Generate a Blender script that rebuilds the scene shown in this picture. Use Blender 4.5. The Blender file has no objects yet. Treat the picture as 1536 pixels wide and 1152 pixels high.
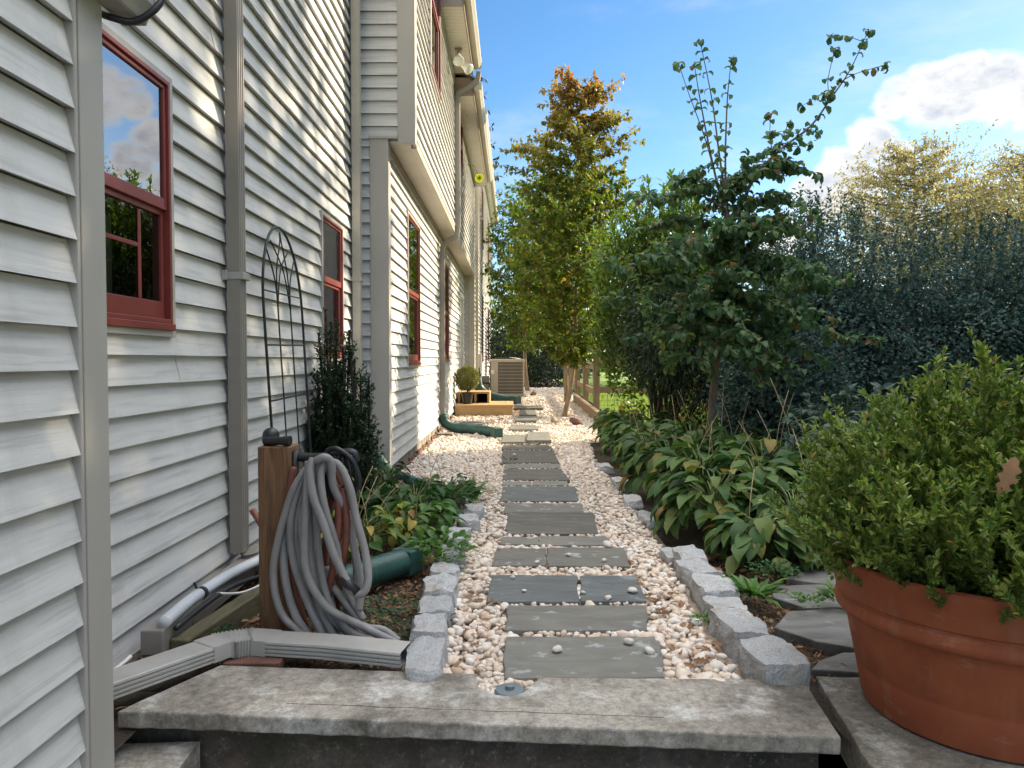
import bpy, bmesh, math, random
import numpy as np
from mathutils import Vector, Matrix, noise as mnoise
random.seed(7)
RG = np.random.default_rng(7)
R = math.radians
sc = bpy.context.scene
col = sc.collection

# ------------------------------------------------------------------ camera, sky, sun, exposure
F = 1130.0                       # focal length in pixels of the 1536x1152 photograph
PITCH, YAW = R(1.83), R(0.10)
CAM_H = 1.2
cam_d = bpy.data.cameras.new('camera'); cam = bpy.data.objects.new('camera', cam_d); col.objects.link(cam)
cam.location = (0, 0, CAM_H)
cam.rotation_euler = (R(90) - PITCH, R(0.0), YAW)
cam_d.sensor_width = 36; cam_d.lens = 36 * F / 1536
cam_d.clip_start = 0.05; cam_d.clip_end = 600
sc.camera = cam
SUN_AZ, SUN_EL = R(58), R(27)     # azimuth from +Y towards +X
sun_dir = Vector((math.sin(SUN_AZ) * math.cos(SUN_EL), math.cos(SUN_AZ) * math.cos(SUN_EL), math.sin(SUN_EL)))
sun_d = bpy.data.lights.new('sun', 'SUN'); sun = bpy.data.objects.new('sun', sun_d); col.objects.link(sun)
sun_d.energy = 4.5; sun_d.angle = R(0.6); sun_d.color = (1.0, 0.83, 0.58)
sun.rotation_euler = sun_dir.to_track_quat('Z', 'Y').to_euler(); sun.location = (30, 20, 30)
sc.view_settings.view_transform = 'Standard'; sc.view_settings.look = 'None'
sc.view_settings.gamma = 1.0; sc.view_settings.exposure = 1.27
sc.render.engine = 'CYCLES'
sc.cycles.max_bounces = 8; sc.cycles.transparent_max_bounces = 12

world = bpy.data.worlds.new('World'); sc.world = world; world.use_nodes = True
def build_world():
    nt = world.node_tree; nt.nodes.clear(); N = nt.nodes.new; L = nt.links.new
    out = N('ShaderNodeOutputWorld'); bg = N('ShaderNodeBackground'); bg.inputs[1].default_value = 0.10
    sky = N('ShaderNodeTexSky'); sky.sky_type = 'NISHITA'; sky.sun_disc = False
    sky.sun_elevation = SUN_EL; sky.sun_rotation = SUN_AZ
    sky.air_density = 1.0; sky.dust_density = 0.3; sky.ozone_density = 2.0
    tc = N('ShaderNodeTexCoord')
    def math_(op, a, b=None, clamp=False):
        n = N('ShaderNodeMath'); n.operation = op; n.use_clamp = clamp
        for i, v in enumerate((a, b)):
            if v is None: continue
            if isinstance(v, (int, float)): n.inputs[i].default_value = v
            else: L(v, n.inputs[i])
        return n.outputs[0]
    def ss(v, a, b):
        n = N('ShaderNodeMapRange'); n.interpolation_type = 'SMOOTHSTEP'
        n.inputs[1].default_value = a; n.inputs[2].default_value = b; L(v, n.inputs[0]); return n.outputs[0]
    mp = N('ShaderNodeMapping'); mp.inputs['Scale'].default_value = (1, 1, 1.9); L(tc.outputs['Generated'], mp.inputs[0])
    n1 = N('ShaderNodeTexNoise'); n1.inputs['Scale'].default_value = 7.0; n1.inputs['Detail'].default_value = 9; n1.inputs['Roughness'].default_value = 0.58
    L(mp.outputs[0], n1.inputs[0])
    n2 = N('ShaderNodeTexNoise'); n2.inputs['Scale'].default_value = 3.0; n2.inputs['Detail'].default_value = 8; n2.inputs['Roughness'].default_value = 0.6
    mp2 = N('ShaderNodeMapping'); mp2.inputs['Scale'].default_value = (1, 1, 3.2); mp2.inputs['Location'].default_value = (3.1, 1.7, 0.3)
    L(tc.outputs['Generated'], mp2.inputs[0]); L(mp2.outputs[0], n2.inputs[0])
    mask = None
    blobs = [((.50, 1, .345), .026), ((.545, 1, .350), .034), ((.59, 1, .358), .036), ((.64, 1, .352), .034), ((.69, 1, .350), .034), ((.60, 1, .385), .018),
             ((.47, 1, .285), .028), ((.435, 1, .25), .030), ((.50, 1, .262), .026), ((.41, 1, .21), .034), ((.46, 1, .212), .028), ((.36, 1, .165), .03), ((.52, 1, .17), .03),
             ((1.05, 1, .40), .18), ((1.6, .8, .5), .35), ((-.9, .5, .6), .3), ((1.2, -.6, .6), .35), ((.2, .2, 1), .5), ((-.3, -.5, 1), .4)]
    for c, r in blobs:
        v = Vector(c).normalized()
        d = N('ShaderNodeVectorMath'); d.operation = 'DISTANCE'; L(tc.outputs['Generated'], d.inputs[0]); d.inputs[1].default_value = v
        m = math_('SUBTRACT', 1.0, math_('DIVIDE', d.outputs['Value'], r * 1.3))
        mask = m if mask is None else math_('MAXIMUM', mask, m)
    n1.inputs['Scale'].default_value = 13.0; n1.inputs['Detail'].default_value = 10; n1.inputs['Roughness'].default_value = 0.6
    dens = math_('ADD', math_('MINIMUM', math_('MAXIMUM', mask, -0.8), 0.5), math_('MULTIPLY', math_('SUBTRACT', n1.outputs[0], 0.5), 1.5))
    a = ss(dens, 0.04, 0.44)
    # wisps of thin cloud over the whole sky
    wisp = math_('MULTIPLY', ss(n2.outputs[0], 0.48, 0.80), 0.42)
    alpha = math_('MAXIMUM', a, wisp)
    # cloud body: bright edges, softly greyer thick parts seen against the light
    n3 = N('ShaderNodeTexNoise'); n3.inputs['Scale'].default_value = 11; n3.inputs['Detail'].default_value = 9; n3.inputs['Roughness'].default_value = 0.62
    mp3 = N('ShaderNodeMapping'); mp3.inputs['Location'].default_value = (.0, 0, .03); mp3.inputs['Scale'].default_value = (1, 1, 1.9); L(tc.outputs['Generated'], mp3.inputs[0]); L(mp3.outputs[0], n3.inputs[0])
    body = math_('MULTIPLY', ss(math_('ADD', n3.outputs[0], math_('MULTIPLY', dens, 0.25)), 0.46, 0.86), ss(dens, 0.15, 0.6))
    cc = N('ShaderNodeMix'); cc.data_type = 'RGBA'; cc.inputs[6].default_value = (4.9, 4.82, 4.7, 1); cc.inputs[7].default_value = (2.6, 2.9, 3.4, 1)
    L(body, cc.inputs[0])
    # added fill light: clouds high overhead, out of view, made brighter and denser
    sx = N('ShaderNodeSeparateXYZ'); L(tc.outputs['Generated'], sx.inputs[0])
    fill_mask = ss(sx.outputs[2], 0.42, 0.75)
    gain = math_('ADD', 1.0, math_('MULTIPLY', fill_mask, 2.7))
    vm = N('ShaderNodeVectorMath'); vm.operation = 'SCALE'; L(cc.outputs[2], vm.inputs[0]); L(gain, vm.inputs['Scale'])
    alpha = math_('MAXIMUM', alpha, math_('MULTIPLY', fill_mask, ss(n2.outputs[0], 0.38, 0.62)))
    # soften sky saturation a little
    hs = N('ShaderNodeHueSaturation'); hs.inputs['Saturation'].default_value = 1.27; hs.inputs['Value'].default_value = 0.86; L(sky.outputs[0], hs.inputs['Color'])
    mx = N('ShaderNodeMix'); mx.data_type = 'RGBA'; L(alpha, mx.inputs[0]); L(hs.outputs[0], mx.inputs[6]); L(vm.outputs[0], mx.inputs[7])
    L(mx.outputs[2], bg.inputs[0]); L(bg.outputs[0], out.inputs[0])
build_world()

# ------------------------------------------------------------------ pixel -> world helpers (for reading measurements off the photograph)
_cm = Matrix.Rotation(YAW, 3, 'Z') @ Matrix.Rotation(R(90) - PITCH, 3, 'X')
def ray(px, py): return _cm @ Vector(((px - 768) / F, -(py - 576) / F, -1))
def at(px, py, Y):
    d = ray(px, py); t = Y / d.y; return Vector((d.x * t, Y, CAM_H + d.z * t))
def gp(px, py, z=0.0):
    d = ray(px, py); t = (z - CAM_H) / d.z; return Vector((d.x * t, d.y * t, z))
def gz(y): return 0.0 if y < 11 else min(0.016 * (y - 11), 0.3)     # the ground rises gently beyond the gravel

# ------------------------------------------------------------------ mesh collector
class MB:
    def __init__(s): s.v = []; s.f = []; s.n = 0
    def add(s, V, Fs):
        V = np.asarray(V, float).reshape(-1, 3)
        s.v.append(V)
        if isinstance(Fs, np.ndarray): s.f.append(Fs + s.n)
        else:
            for f in Fs: s.f.append(np.array([f]) + s.n)
        s.n += len(V)
    def box(s, x0, x1, y0, y1, z0, z1):
        V = [(x0,y0,z0),(x1,y0,z0),(x1,y1,z0),(x0,y1,z0),(x0,y0,z1),(x1,y0,z1),(x1,y1,z1),(x0,y1,z1)]
        s.add(V, np.array([(0,3,2,1),(4,5,6,7),(0,1,5,4),(1,2,6,5),(2,3,7,6),(3,0,4,7)]))
    def obox(s, c, ax, ay, az, sx, sy, sz):
        c = np.array(c); A = np.array([ax, ay, az], float)
        V = [c + A[0]*i*sx/2 + A[1]*j*sy/2 + A[2]*k*sz/2 for k in (-1,1) for (i,j) in ((-1,-1),(1,-1),(1,1),(-1,1))]
        s.add(V, np.array([(0,3,2,1),(4,5,6,7),(0,1,5,4),(1,2,6,5),(2,3,7,6),(3,0,4,7)]))
    def bar(s, p, q, w, h, up=(0,0,1)):
        p, q = Vector(p), Vector(q); t = (q-p).normalized(); sd = t.cross(Vector(up)).normalized(); u = sd.cross(t)
        s.obox((p+q)/2, t, sd, u, (q-p).length, w, h)
    def prism(s, pts, z0, z1):
        n = len(pts)
        V = [(x, y, z0) for x, y in pts] + [(x, y, z1) for x, y in pts]
        s.add(V, [list(range(n))[::-1], [n+i for i in range(n)]] + [[i, (i+1) % n, n+(i+1) % n, n+i] for i in range(n)])
    def quad(s, a, b, c, d): s.add([a, b, c, d], np.array([(0,1,2,3)]))
    def sweep(s, prof, path, up=(0,0,1), caps=True):
        path = [Vector(p) for p in path]; n = len(prof); V = []
        for i, p in enumerate(path):
            t = (path[min(i+1, len(path)-1)] - path[max(i-1, 0)]).normalized()
            sd = t.cross(Vector(up))
            if sd.length < 1e-4: sd = t.cross(Vector((1, 0, 0.01)))
            sd.normalize(); u = sd.cross(t)
            for a, b in prof: V.append(p + sd*a + u*b)
        Fs = [(i*n+j, i*n+(j+1) % n, (i+1)*n+(j+1) % n, (i+1)*n+j) for i in range(len(path)-1) for j in range(n)]
        s.add([tuple(v) for v in V], np.array(Fs))
        if caps:
            m = (len(path)-1)*n
            s.f.append(np.array([list(range(n))[::-1]]) + s.n - len(V)); s.f.append(np.array([[m+j for j in range(n)]]) + s.n - len(V))
    def tube(s, path, r, n=8, caps=True):
        path = [Vector(p) for p in path]; k = len(path)
        rr = [r]*k if isinstance(r, (int, float)) else list(r)
        V = []; t0 = (path[1]-path[0]).normalized()
        u = t0.orthogonal().normalized()
        for i, p in enumerate(path):
            t = (path[min(i+1, k-1)] - path[max(i-1, 0)])
            if t.length < 1e-9: t = t0
            t = t.normalized(); u = (u - t*u.dot(t)).normalized(); w = t.cross(u); t0 = t
            for j in range(n):
                a = 2*math.pi*j/n; V.append(p + (u*math.cos(a) + w*math.sin(a))*rr[i])
        Fs = [(i*n+j, i*n+(j+1) % n, (i+1)*n+(j+1) % n, (i+1)*n+j) for i in range(k-1) for j in range(n)]
        s.add([tuple(v) for v in V], np.array(Fs))
        if caps:
            b = s.n - len(V); m = (k-1)*n
            s.f.append(np.array([[b+j for j in range(n)][::-1]])); s.f.append(np.array([[b+m+j for j in range(n)]]))
    def lathe(s, prof, c, n=64):
        V = []; m = len(prof)
        for i in range(n):
            a = 2*math.pi*i/n
            for r, z in prof: V.append((c[0]+r*math.cos(a), c[1]+r*math.sin(a), c[2]+z))
        s.add(V, np.array([(i*m+j, ((i+1) % n)*m+j, ((i+1) % n)*m+j+1, i*m+j+1) for i in range(n) for j in range(m-1)]))
    def build(s, name, mat, parent=None, smooth=False, bevel=0, origin=None, auto=None):
        V = np.concatenate(s.v) if s.v else np.zeros((0, 3))
        if parent is not None:
            o_ = Vector(parent.location)
            p_ = parent.parent
            while p_ is not None: o_ += Vector(p_.location); p_ = p_.parent
            off = np.array(o_); loc = (0, 0, 0)
        else:
            off = np.array(origin if origin is not None else ((V[:,0].min()+V[:,0].max())/2, (V[:,1].min()+V[:,1].max())/2, V[:,2].min())); loc = off
        V = V - off
        me = bpy.data.meshes.new(name)
        loops = np.concatenate([f.ravel() for f in s.f]); tot = np.concatenate([np.full(len(f), f.shape[1]) for f in s.f])
        st = np.concatenate([[0], np.cumsum(tot)[:-1]])
        me.vertices.add(len(V)); me.vertices.foreach_set('co', V.astype(np.float32).ravel())
        me.loops.add(len(loops)); me.loops.foreach_set('vertex_index', loops.astype(np.int32))
        me.polygons.add(len(tot)); me.polygons.foreach_set('loop_start', st.astype(np.int32)); me.polygons.foreach_set('loop_total', tot.astype(np.int32))
        me.update(calc_edges=True); me.validate()
        me.polygons.foreach_set('use_smooth', np.full(len(me.polygons), bool(smooth)))
        if auto is not None:
            me.polygons.foreach_set('use_smooth', np.full(len(me.polygons), True)); me.set_sharp_from_angle(angle=R(auto))
        me.materials.append(mat)
        o = bpy.data.objects.new(name, me); col.objects.link(o); o.location = loc
        if parent is not None: o.parent = parent
        if bevel:
            b = o.modifiers.new('bevel', 'BEVEL'); b.width = bevel; b.segments = 2; b.limit_method = 'ANGLE'; b.angle_limit = R(40)
        return o

def thing(name, label, cat, loc=(0, 0, 0), group=None):
    o = bpy.data.objects.new(name, None); col.objects.link(o); o.location = loc; o.empty_display_size = .1
    return tag(o, label, cat, group)
def tag(o, label, cat, group=None, kind=None):
    o['label'] = label; o['category'] = cat
    if group: o['group'] = group
    o['kind'] = kind or 'thing'
    return o
def struct(o, kind='structure', label=None):
    o['kind'] = kind
    if label: o['label'] = label
    return o
def spline(pts, n=8):
    P = [Vector(p) for p in pts]; out = []
    for i in range(len(P)-1):
        p0 = P[max(i-1, 0)]; p1 = P[i]; p2 = P[i+1]; p3 = P[min(i+2, len(P)-1)]
        for k in range(n):
            t = k/n
            out.append(0.5*((2*p1) + (p2-p0)*t + (2*p0-5*p1+4*p2-p3)*t*t + (3*p1-p0-3*p2+p3)*t**3))
    out.append(P[-1]); return out

# ------------------------------------------------------------------ materials
MATS = {}
class NB:
    def __init__(s, name):
        s.m = bpy.data.materials.new(name); s.m.use_nodes = True; s.nt = s.m.node_tree; s.nt.nodes.clear()
        s.out = s.N('ShaderNodeOutputMaterial'); s.b = s.N('ShaderNodeBsdfPrincipled'); s.L(s.b.outputs[0], s.out.inputs[0])
        s.tc = s.N('ShaderNodeTexCoord'); MATS[name] = s.m
        oi = s.N('ShaderNodeObjectInfo'); v = s.N('ShaderNodeVectorMath'); v.operation = 'MULTIPLY_ADD'
        cb = s.N('ShaderNodeCombineXYZ'); s.L(oi.outputs['Random'], cb.inputs[0]); s.L(oi.outputs['Random'], cb.inputs[1]); s.L(oi.outputs['Random'], cb.inputs[2])
        s.L(cb.outputs[0], v.inputs[0]); v.inputs[1].default_value = (17, 31, 23); s.L(s.tc.outputs['Object'], v.inputs[2]); s.co = v.outputs[0]; s.rnd = oi.outputs['Random']
    def N(s, t): return s.nt.nodes.new(t)
    def L(s, a, b): s.nt.links.new(a, b)
    def noise(s, scale, detail=6, rough=.55, stretch=(1, 1, 1), dist=0, loc=(0,0,0)):
        mp = s.N('ShaderNodeMapping'); mp.inputs['Scale'].default_value = stretch; mp.inputs['Location'].default_value = loc; s.L(s.co, mp.inputs[0])
        n = s.N('ShaderNodeTexNoise'); n.inputs['Scale'].default_value = scale; n.inputs['Detail'].default_value = detail; n.inputs['Roughness'].default_value = rough; n.inputs['Distortion'].default_value = dist
        s.L(mp.outputs[0], n.inputs[0]); return n.outputs[0]
    def ramp(s, fac, stops):
        r = s.N('ShaderNodeValToRGB'); e = r.color_ramp.elements
        while len(e) < len(stops): e.new(.5)
        for el, (p, c) in zip(e, stops): el.position = p; el.color = (*c, 1) if len(c) == 3 else c
        s.L(fac, r.inputs[0]); return r.outputs[0]
    def mr(s, v, a, b, c=0., d=1.):
        n = s.N('ShaderNodeMapRange'); n.inputs[1].default_value = a; n.inputs[2].default_value = b; n.inputs[3].default_value = c; n.inputs[4].default_value = d; s.L(v, n.inputs[0]); return n.outputs[0]
    def mix(s, f, a, b, mode='MIX'):
        n = s.N('ShaderNodeMix'); n.data_type = 'RGBA'; n.blend_type = mode
        for i, v in ((0, f), (6, a), (7, b)):
            if isinstance(v, (int, float)): n.inputs[i].default_value = v
            elif isinstance(v, tuple): n.inputs[i].default_value = (*v, 1)
            else: s.L(v, n.inputs[i])
        return n.outputs[2]
    def bump(s, h, strength=.3, dist=.01):
        n = s.N('ShaderNodeBump'); n.inputs['Strength'].default_value = strength; n.inputs['Distance'].default_value = dist; s.L(h, n.inputs['Height']); s.L(n.outputs[0], s.b.inputs['Normal']); return n
    def col(s, c):
        if isinstance(c, tuple): s.b.inputs['Base Color'].default_value = (*c, 1)
        else: s.L(c, s.b.inputs['Base Color'])
    def set(s, rough=None, metal=None, spec=None):
        if rough is not None:
            if isinstance(rough, (int, float)): s.b.inputs['Roughness'].default_value = rough
            else: s.L(rough, s.b.inputs['Roughness'])
        if metal is not None: s.b.inputs['Metallic'].default_value = metal
        if spec is not None: s.b.inputs['Specular IOR Level'].default_value = spec
        return s.m
def pm(name, c1, c2, scale=8, rough=.6, bump=.15, stretch=(1, 1, 1), detail=6, dist=.005, metal=0, fine=None, spec=None):
    k = NB(name); n = k.noise(scale, detail, .6, stretch)
    k.col(k.ramp(n, [(.3, c1), (.7, c2)]))
    if bump: k.bump(k.noise(fine or scale*5, 5, .6, stretch), bump, dist)
    return k.set(rough, metal, spec)

def leafmat(name, stops, rough=.45, transl=.3, tcol=None, zramp=None, edge=None):
    k = NB(name); g = k.N('ShaderNodeNewGeometry')
    c = k.ramp(g.outputs['Random Per Island'], stops)
    if zramp:      # the leaves turn colour with their height in the crown: (z0, z1, [stops])
        sx = k.N('ShaderNodeSeparateXYZ'); k.L(k.tc.outputs['Object'], sx.inputs[0])
        nz = k.noise(1.2, 3); ad = k.N('ShaderNodeMath'); ad.operation = 'MULTIPLY_ADD'; k.L(nz, ad.inputs[0]); ad.inputs[1].default_value = 2.2; k.L(sx.outputs[2], ad.inputs[2])
        f = k.mr(ad.outputs[0], zramp[0], zramp[1]); c2 = k.ramp(g.outputs['Random Per Island'], zramp[2]); c = k.mix(f, c, c2)
    n = k.noise(30, 3); c = k.mix(k.mr(n, .3, .7, 0, .25), c, (.02, .03, .01), 'MIX')
    k.col(c); k.set(rough, 0, .28)
    if transl:
        t = k.N('ShaderNodeBsdfTranslucent'); h = k.N('ShaderNodeHueSaturation'); h.inputs['Saturation'].default_value = 1.15; h.inputs['Value'].default_value = 1.6; k.L(c, h.inputs['Color']); k.L(h.outputs[0], t.inputs[0])
        ms = k.N('ShaderNodeMixShader'); ms.inputs[0].default_value = transl; k.L(k.b.outputs[0], ms.inputs[1]); k.L(t.outputs[0], ms.inputs[2]); k.L(ms.outputs[0], k.out.inputs[0])
    return k.m

def m_siding():
    k = NB('vinyl_siding')
    n = k.noise(1.0, 5, .6, (2.2, 2.2, 42)); d = k.noise(.9, 4, .5, (.6, .6, 1.6))
    c = k.ramp(n, [(.3, (.45, .45, .445)), (.47, (.59, .592, .588)), (.7, (.65, .652, .648))])
    c = k.mix(k.mr(d, .45, .75, 0, .22), c, (.38, .375, .36)); c = k.mix(k.mr(k.noise(2.2, 7, .65, (2.5, 2.5, .35), loc=(5, 2, 8)), .52, .74, 0, .32), c, (.36, .355, .34)); c = k.mix(k.mr(k.noise(26, 5, .7, (1, 1, 1), loc=(1, 2, 3)), .66, .74, 0, .25), c, (.30, .29, .25)); k.col(c)
    k.bump(k.noise(1.6, 6, .65, (2.4, 2.4, 60), .3), .28, .004); return k.set(.5, 0, .35)
m_sid = m_siding()
m_trim = pm('beige_trim', (.37, .355, .33), (.43, .415, .385), 3, .5, .06, (1, 1, .25))
m_gutter = pm('gutter_paint', (.45, .41, .345), (.52, .48, .41), 4, .42, .05)
m_fascia = pm('fascia_brown', (.23, .185, .15), (.29, .235, .19), 4, .5, .05)
m_spoutgrey = pm('grey_downspout_paint', (.23, .21, .18), (.29, .265, .235), 3, .45, .06, (1, 1, .2))
m_red = pm('red_window_vinyl', (.19, .038, .032), (.24, .05, .04), 5, .38, .04)
m_soffit = pm('soffit_vinyl', (.46, .43, .37), (.52, .49, .43), 4, .5, .03)
m_roof = pm('asphalt_shingle', (.06, .055, .05), (.11, .10, .09), 20, .9, .4)
def m_dark(): k = NB('unlit_black'); k.col((.018, .02, .022)); return k.set(.8)  # near-black colour painted in for the shade of unlit insides
m_unlit = m_dark()
m_blind = pm('pale_inner_jamb', (.30, .32, .32), (.36, .38, .38), 4, .6, 0)
def glassmat(name, ior, tint=(1, 1, 1)):
    k = NB(name); fr = k.N('ShaderNodeFresnel'); fr.inputs[0].default_value = ior
    gl = k.N('ShaderNodeBsdfGlossy'); gl.inputs['Roughness'].default_value = .0; gl.inputs[0].default_value = (1, 1, 1, 1)
    tr = k.N('ShaderNodeBsdfTransparent'); tr.inputs[0].default_value = (*tint, 1)
    ms = k.N('ShaderNodeMixShader'); k.L(fr.outputs[0], ms.inputs[0]); k.L(tr.outputs[0], ms.inputs[1]); k.L(gl.outputs[0], ms.inputs[2]); k.L(ms.outputs[0], k.out.inputs[0])
    k.nt.nodes.remove(k.b); return k.m
m_glass = glassmat('coated_window_glass', 4.6)
m_screen = glassmat('insect_screen_glass', 1.75, (.62, .64, .66))
def m_concrete(name, dark, mid, light, white, moss=0):
    k = NB(name)
    a = k.noise(2.3, 9, .65); b = k.noise(5, 8, .62, loc=(4, 2, 7)); f = k.noise(90, 6, .7)
    c = k.ramp(a, [(.33, dark), (.5, mid), (.68, light)])
    c = k.mix(k.mr(b, .53, .64, 0, white), c, (.66, .64, .60))
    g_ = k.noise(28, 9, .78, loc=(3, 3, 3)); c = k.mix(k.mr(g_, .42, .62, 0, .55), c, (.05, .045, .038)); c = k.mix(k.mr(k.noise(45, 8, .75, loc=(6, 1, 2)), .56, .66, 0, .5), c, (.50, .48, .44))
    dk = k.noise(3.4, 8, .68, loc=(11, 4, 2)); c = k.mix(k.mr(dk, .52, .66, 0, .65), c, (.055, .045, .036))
    c = k.mix(k.mr(f, .35, .65, .0, .55), c, k.mix(.5, c, (.03, .028, .025)))
    if moss: c = k.mix(k.mr(k.noise(3, 6, loc=(9, 3, 1)), .55, .65, 0, moss), c, (.03, .045, .012))
    k.col(c); k.bump(k.noise(60, 8, .7), .55, .006); return k.set(.92)
m_conc = m_concrete('weathered_concrete', (.22, .195, .165), (.42, .38, .325), (.55, .505, .44), .95)
m_conc_pale = m_concrete('pale_concrete', (.16, .145, .12), (.28, .255, .21), (.38, .35, .30), .6)  # separate concrete with its own tone, for slab, foundation and pad
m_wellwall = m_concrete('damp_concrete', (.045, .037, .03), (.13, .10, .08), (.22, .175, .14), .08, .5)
def m_granite():
    k = NB('granite'); v = k.noise(120, 3, .8); a = k.noise(9, 5)
    c = k.ramp(v, [(.3, (.17, .17, .175)), (.46, (.40, .405, .415)), (.7, (.60, .605, .615))])
    c = k.mix(k.mr(a, .50, .68, 0, .6), c, (.30, .235, .15)); c = k.mix(k.mr(k.rnd, 0, 1, 0, .5), c, (.27, .275, .285)); k.col(c)
    k.bump(k.noise(45, 7, .7), .6, .008); return k.set(.85)
m_gran = m_granite()
def m_slate(name, a, b, spots):
    k = NB(name); n = k.noise(3, 8, .6, (1, 2.5, 1), 1.2); c = k.ramp(n, [(.3, a), (.7, b)])
    c = k.mix(k.mr(k.rnd, 0, 1, 0, .55), c, (.10, .088, .072))
    sp = k.noise(11, 4, .5, loc=(2, 8, 1)); c = k.mix(k.mr(sp, .62, .68, 0, spots), c, (.34, .36, .36)); k.col(c)
    st = k.noise(2.5, 9, .62, (1.2, 3.5, 1), 2.0); k.bump(st, .9, .02); return k.set(.62, 0, .4)
m_slab = m_slate('bluestone', (.15, .15, .135), (.25, .245, .215), .85)
m_slab_blue = m_slate('blue_slate', (.085, .10, .108), (.15, .168, .172), .35)
m_slab_brown = m_slate('brown_slate', (.075, .068, .058), (.145, .135, .118), .2)
m_flag = m_slate('dark_flagstone', (.105, .103, .10), (.20, .197, .19), .3)
def m_gravel():
    k = NB('river_gravel'); g = k.N('ShaderNodeNewGeometry')
    c = k.ramp(g.outputs['Random Per Island'], [(0, (.74, .66, .57)), (.2, (.66, .54, .42)), (.34, (.80, .75, .69)), (.5, (.58, .44, .33)), (.6, (.76, .68, .60)), (.72, (.64, .51, .43)), (.8, (.44, .31, .21)), (.86, (.66, .61, .56)), (1, (.80, .78, .74))])
    k.col(k.mix(k.mr(k.noise(40, 5), .4, .7, 0, .4), c, (.52, .38, .27))); k.bump(k.noise(110, 4), .25, .002); return k.set(.6, 0, .4)
m_grav = m_gravel()
m_gravbed = pm('gravel_bed', (.20, .15, .11), (.48, .39, .31), 60, .9, .6, fine=90, dist=.02)
m_soil = pm('garden_soil', (.028, .02, .014), (.075, .055, .038), 14, .95, .9, fine=50, dist=.03)
m_lawn = pm('lawn_turf', (.10, .17, .025), (.19, .27, .05), 6, .9, .8, fine=80, dist=.04)
m_grass = leafmat('grass_blades', [(0, (.12, .20, .03)), (.6, (.20, .29, .06)), (1, (.32, .34, .10))], .5, .45)
def m_terra():
    k = NB('terracotta'); a = k.noise(4, 7, .6); st = k.noise(3, 6, .6, (5, 5, .5))
    c = k.ramp(a, [(.3, (.235, .062, .027)), (.55, (.32, .088, .038)), (.75, (.37, .118, .055))])
    c = k.mix(k.mr(st, .52, .70, 0, .55), c, (.34, .16, .095)); c = k.mix(k.mr(k.noise(1.7, 7, .7, loc=(3, 1, 1)), .5, .68, 0, .5), c, (.19, .055, .03)); c = k.mix(k.mr(k.noise(9, 6, .7, loc=(1, 5, 1)), .63, .74, 0, .6), c, (.5, .36, .29)); c = k.mix(k.mr(k.noise(5, 8, .7, (1, 1, 3), loc=(7, 5, 1)), .58, .72, 0, .45), c, (.44, .27, .19)); k.col(c)
    k.bump(k.noise(25, 6, .6), .12, .004); return k.set(.72, 0, .3)
m_ter = m_terra()
def m_woodf(name, a, b, sc_=1.0, ax='z'):
    k = NB(name); s = (9, 9, .7) if ax == 'z' else ((.7, 9, 9) if ax == 'x' else (9, .7, 9))
    n = k.noise(5*sc_, 7, .62, s, 1.2); c = k.ramp(n, [(.32, a), (.5, tuple((p+q)/2 for p, q in zip(a, b))), (.68, b)])
    kn = k.noise(2.2, 2, .4, (1, 1, .6)); c = k.mix(k.mr(kn, .72, .76, 0, .8), c, (.04, .02, .01)); k.col(c); k.bump(n, .3, .004); return k.set(.7)
m_post = m_woodf('treated_post_wood', (.095, .043, .018), (.27, .145, .068))
m_fence = m_woodf('grey_brown_fence_wood', (.20, .14, .09), (.34, .25, .17))
m_step = m_woodf('new_step_timber', (.42, .25, .10), (.60, .42, .21), 1, 'x')
m_timber = m_woodf('mossy_timber', (.06, .06, .03), (.16, .14, .08), 1, 'y')
m_brick = pm('red_brick', (.11, .05, .038), (.20, .10, .075), 12, .9, .5)
m_galv = pm('weathered_aluminium', (.36, .35, .33), (.46, .45, .43), 5, .42, .05, metal=.15)
m_hose = pm('grey_rubber_hose', (.185, .175, .172), (.29, .278, .275), 14, .55, .15, (1, 1, .5))
m_rusthose = pm('rust_red_hose', (.11, .032, .02), (.18, .055, .036), 14, .5, .1)
m_black = pm('black_plastic', (.012, .012, .014), (.03, .03, .034), 8, .4, .05)
m_iron = pm('black_iron', (.008, .008, .01), (.02, .02, .022), 12, .45, .1)
m_green = pm('green_corrugated_plastic', (.012, .055, .05), (.03, .10, .085), 7, .42, .1)
m_pvc = pm('white_plastic_pipe', (.52, .55, .60), (.66, .69, .73), 4, .3, .05)
m_greycap = pm('blue_grey_plastic', (.10, .13, .15), (.15, .185, .20), 6, .5, .1)
m_acpaint = pm('tan_metal_cabinet', (.40, .355, .29), (.46, .41, .34), 5, .45, .05)
m_coil = pm('dark_coil', (.05, .045, .04), (.10, .09, .08), 60, .6, .3)
m_wire = pm('pale_coated_wire', (.46, .43, .38), (.5, .47, .42), 5, .4, 0)
m_white = pm('white_paint', (.70, .69, .66), (.78, .77, .74), 4, .4, .03)
m_bark = pm('grey_brown_bark', (.10, .075, .055), (.22, .175, .135), 14, .9, .8, (1, 1, .35), dist=.02)
m_palebark = pm('pale_tan_bark', (.22, .16, .10), (.38, .29, .19), 10, .85, .6, (1, 1, .4), dist=.015)
m_darkbark = pm('dark_bark', (.025, .02, .016), (.07, .055, .042), 16, .9, .8, (1, 1, .35), dist=.02)
m_drystem = pm('dry_straw_stem', (.33, .24, .12), (.48, .38, .22), 20, .8, .1)
m_greenstem = pm('green_leaf_stem', (.08, .12, .03), (.14, .18, .05), 20, .6, .1)
m_dryleaf = leafmat('dry_brown_leaf', [(0, (.16, .075, .035)), (.5, (.27, .14, .07)), (1, (.38, .24, .14))], .7, .15)
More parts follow.
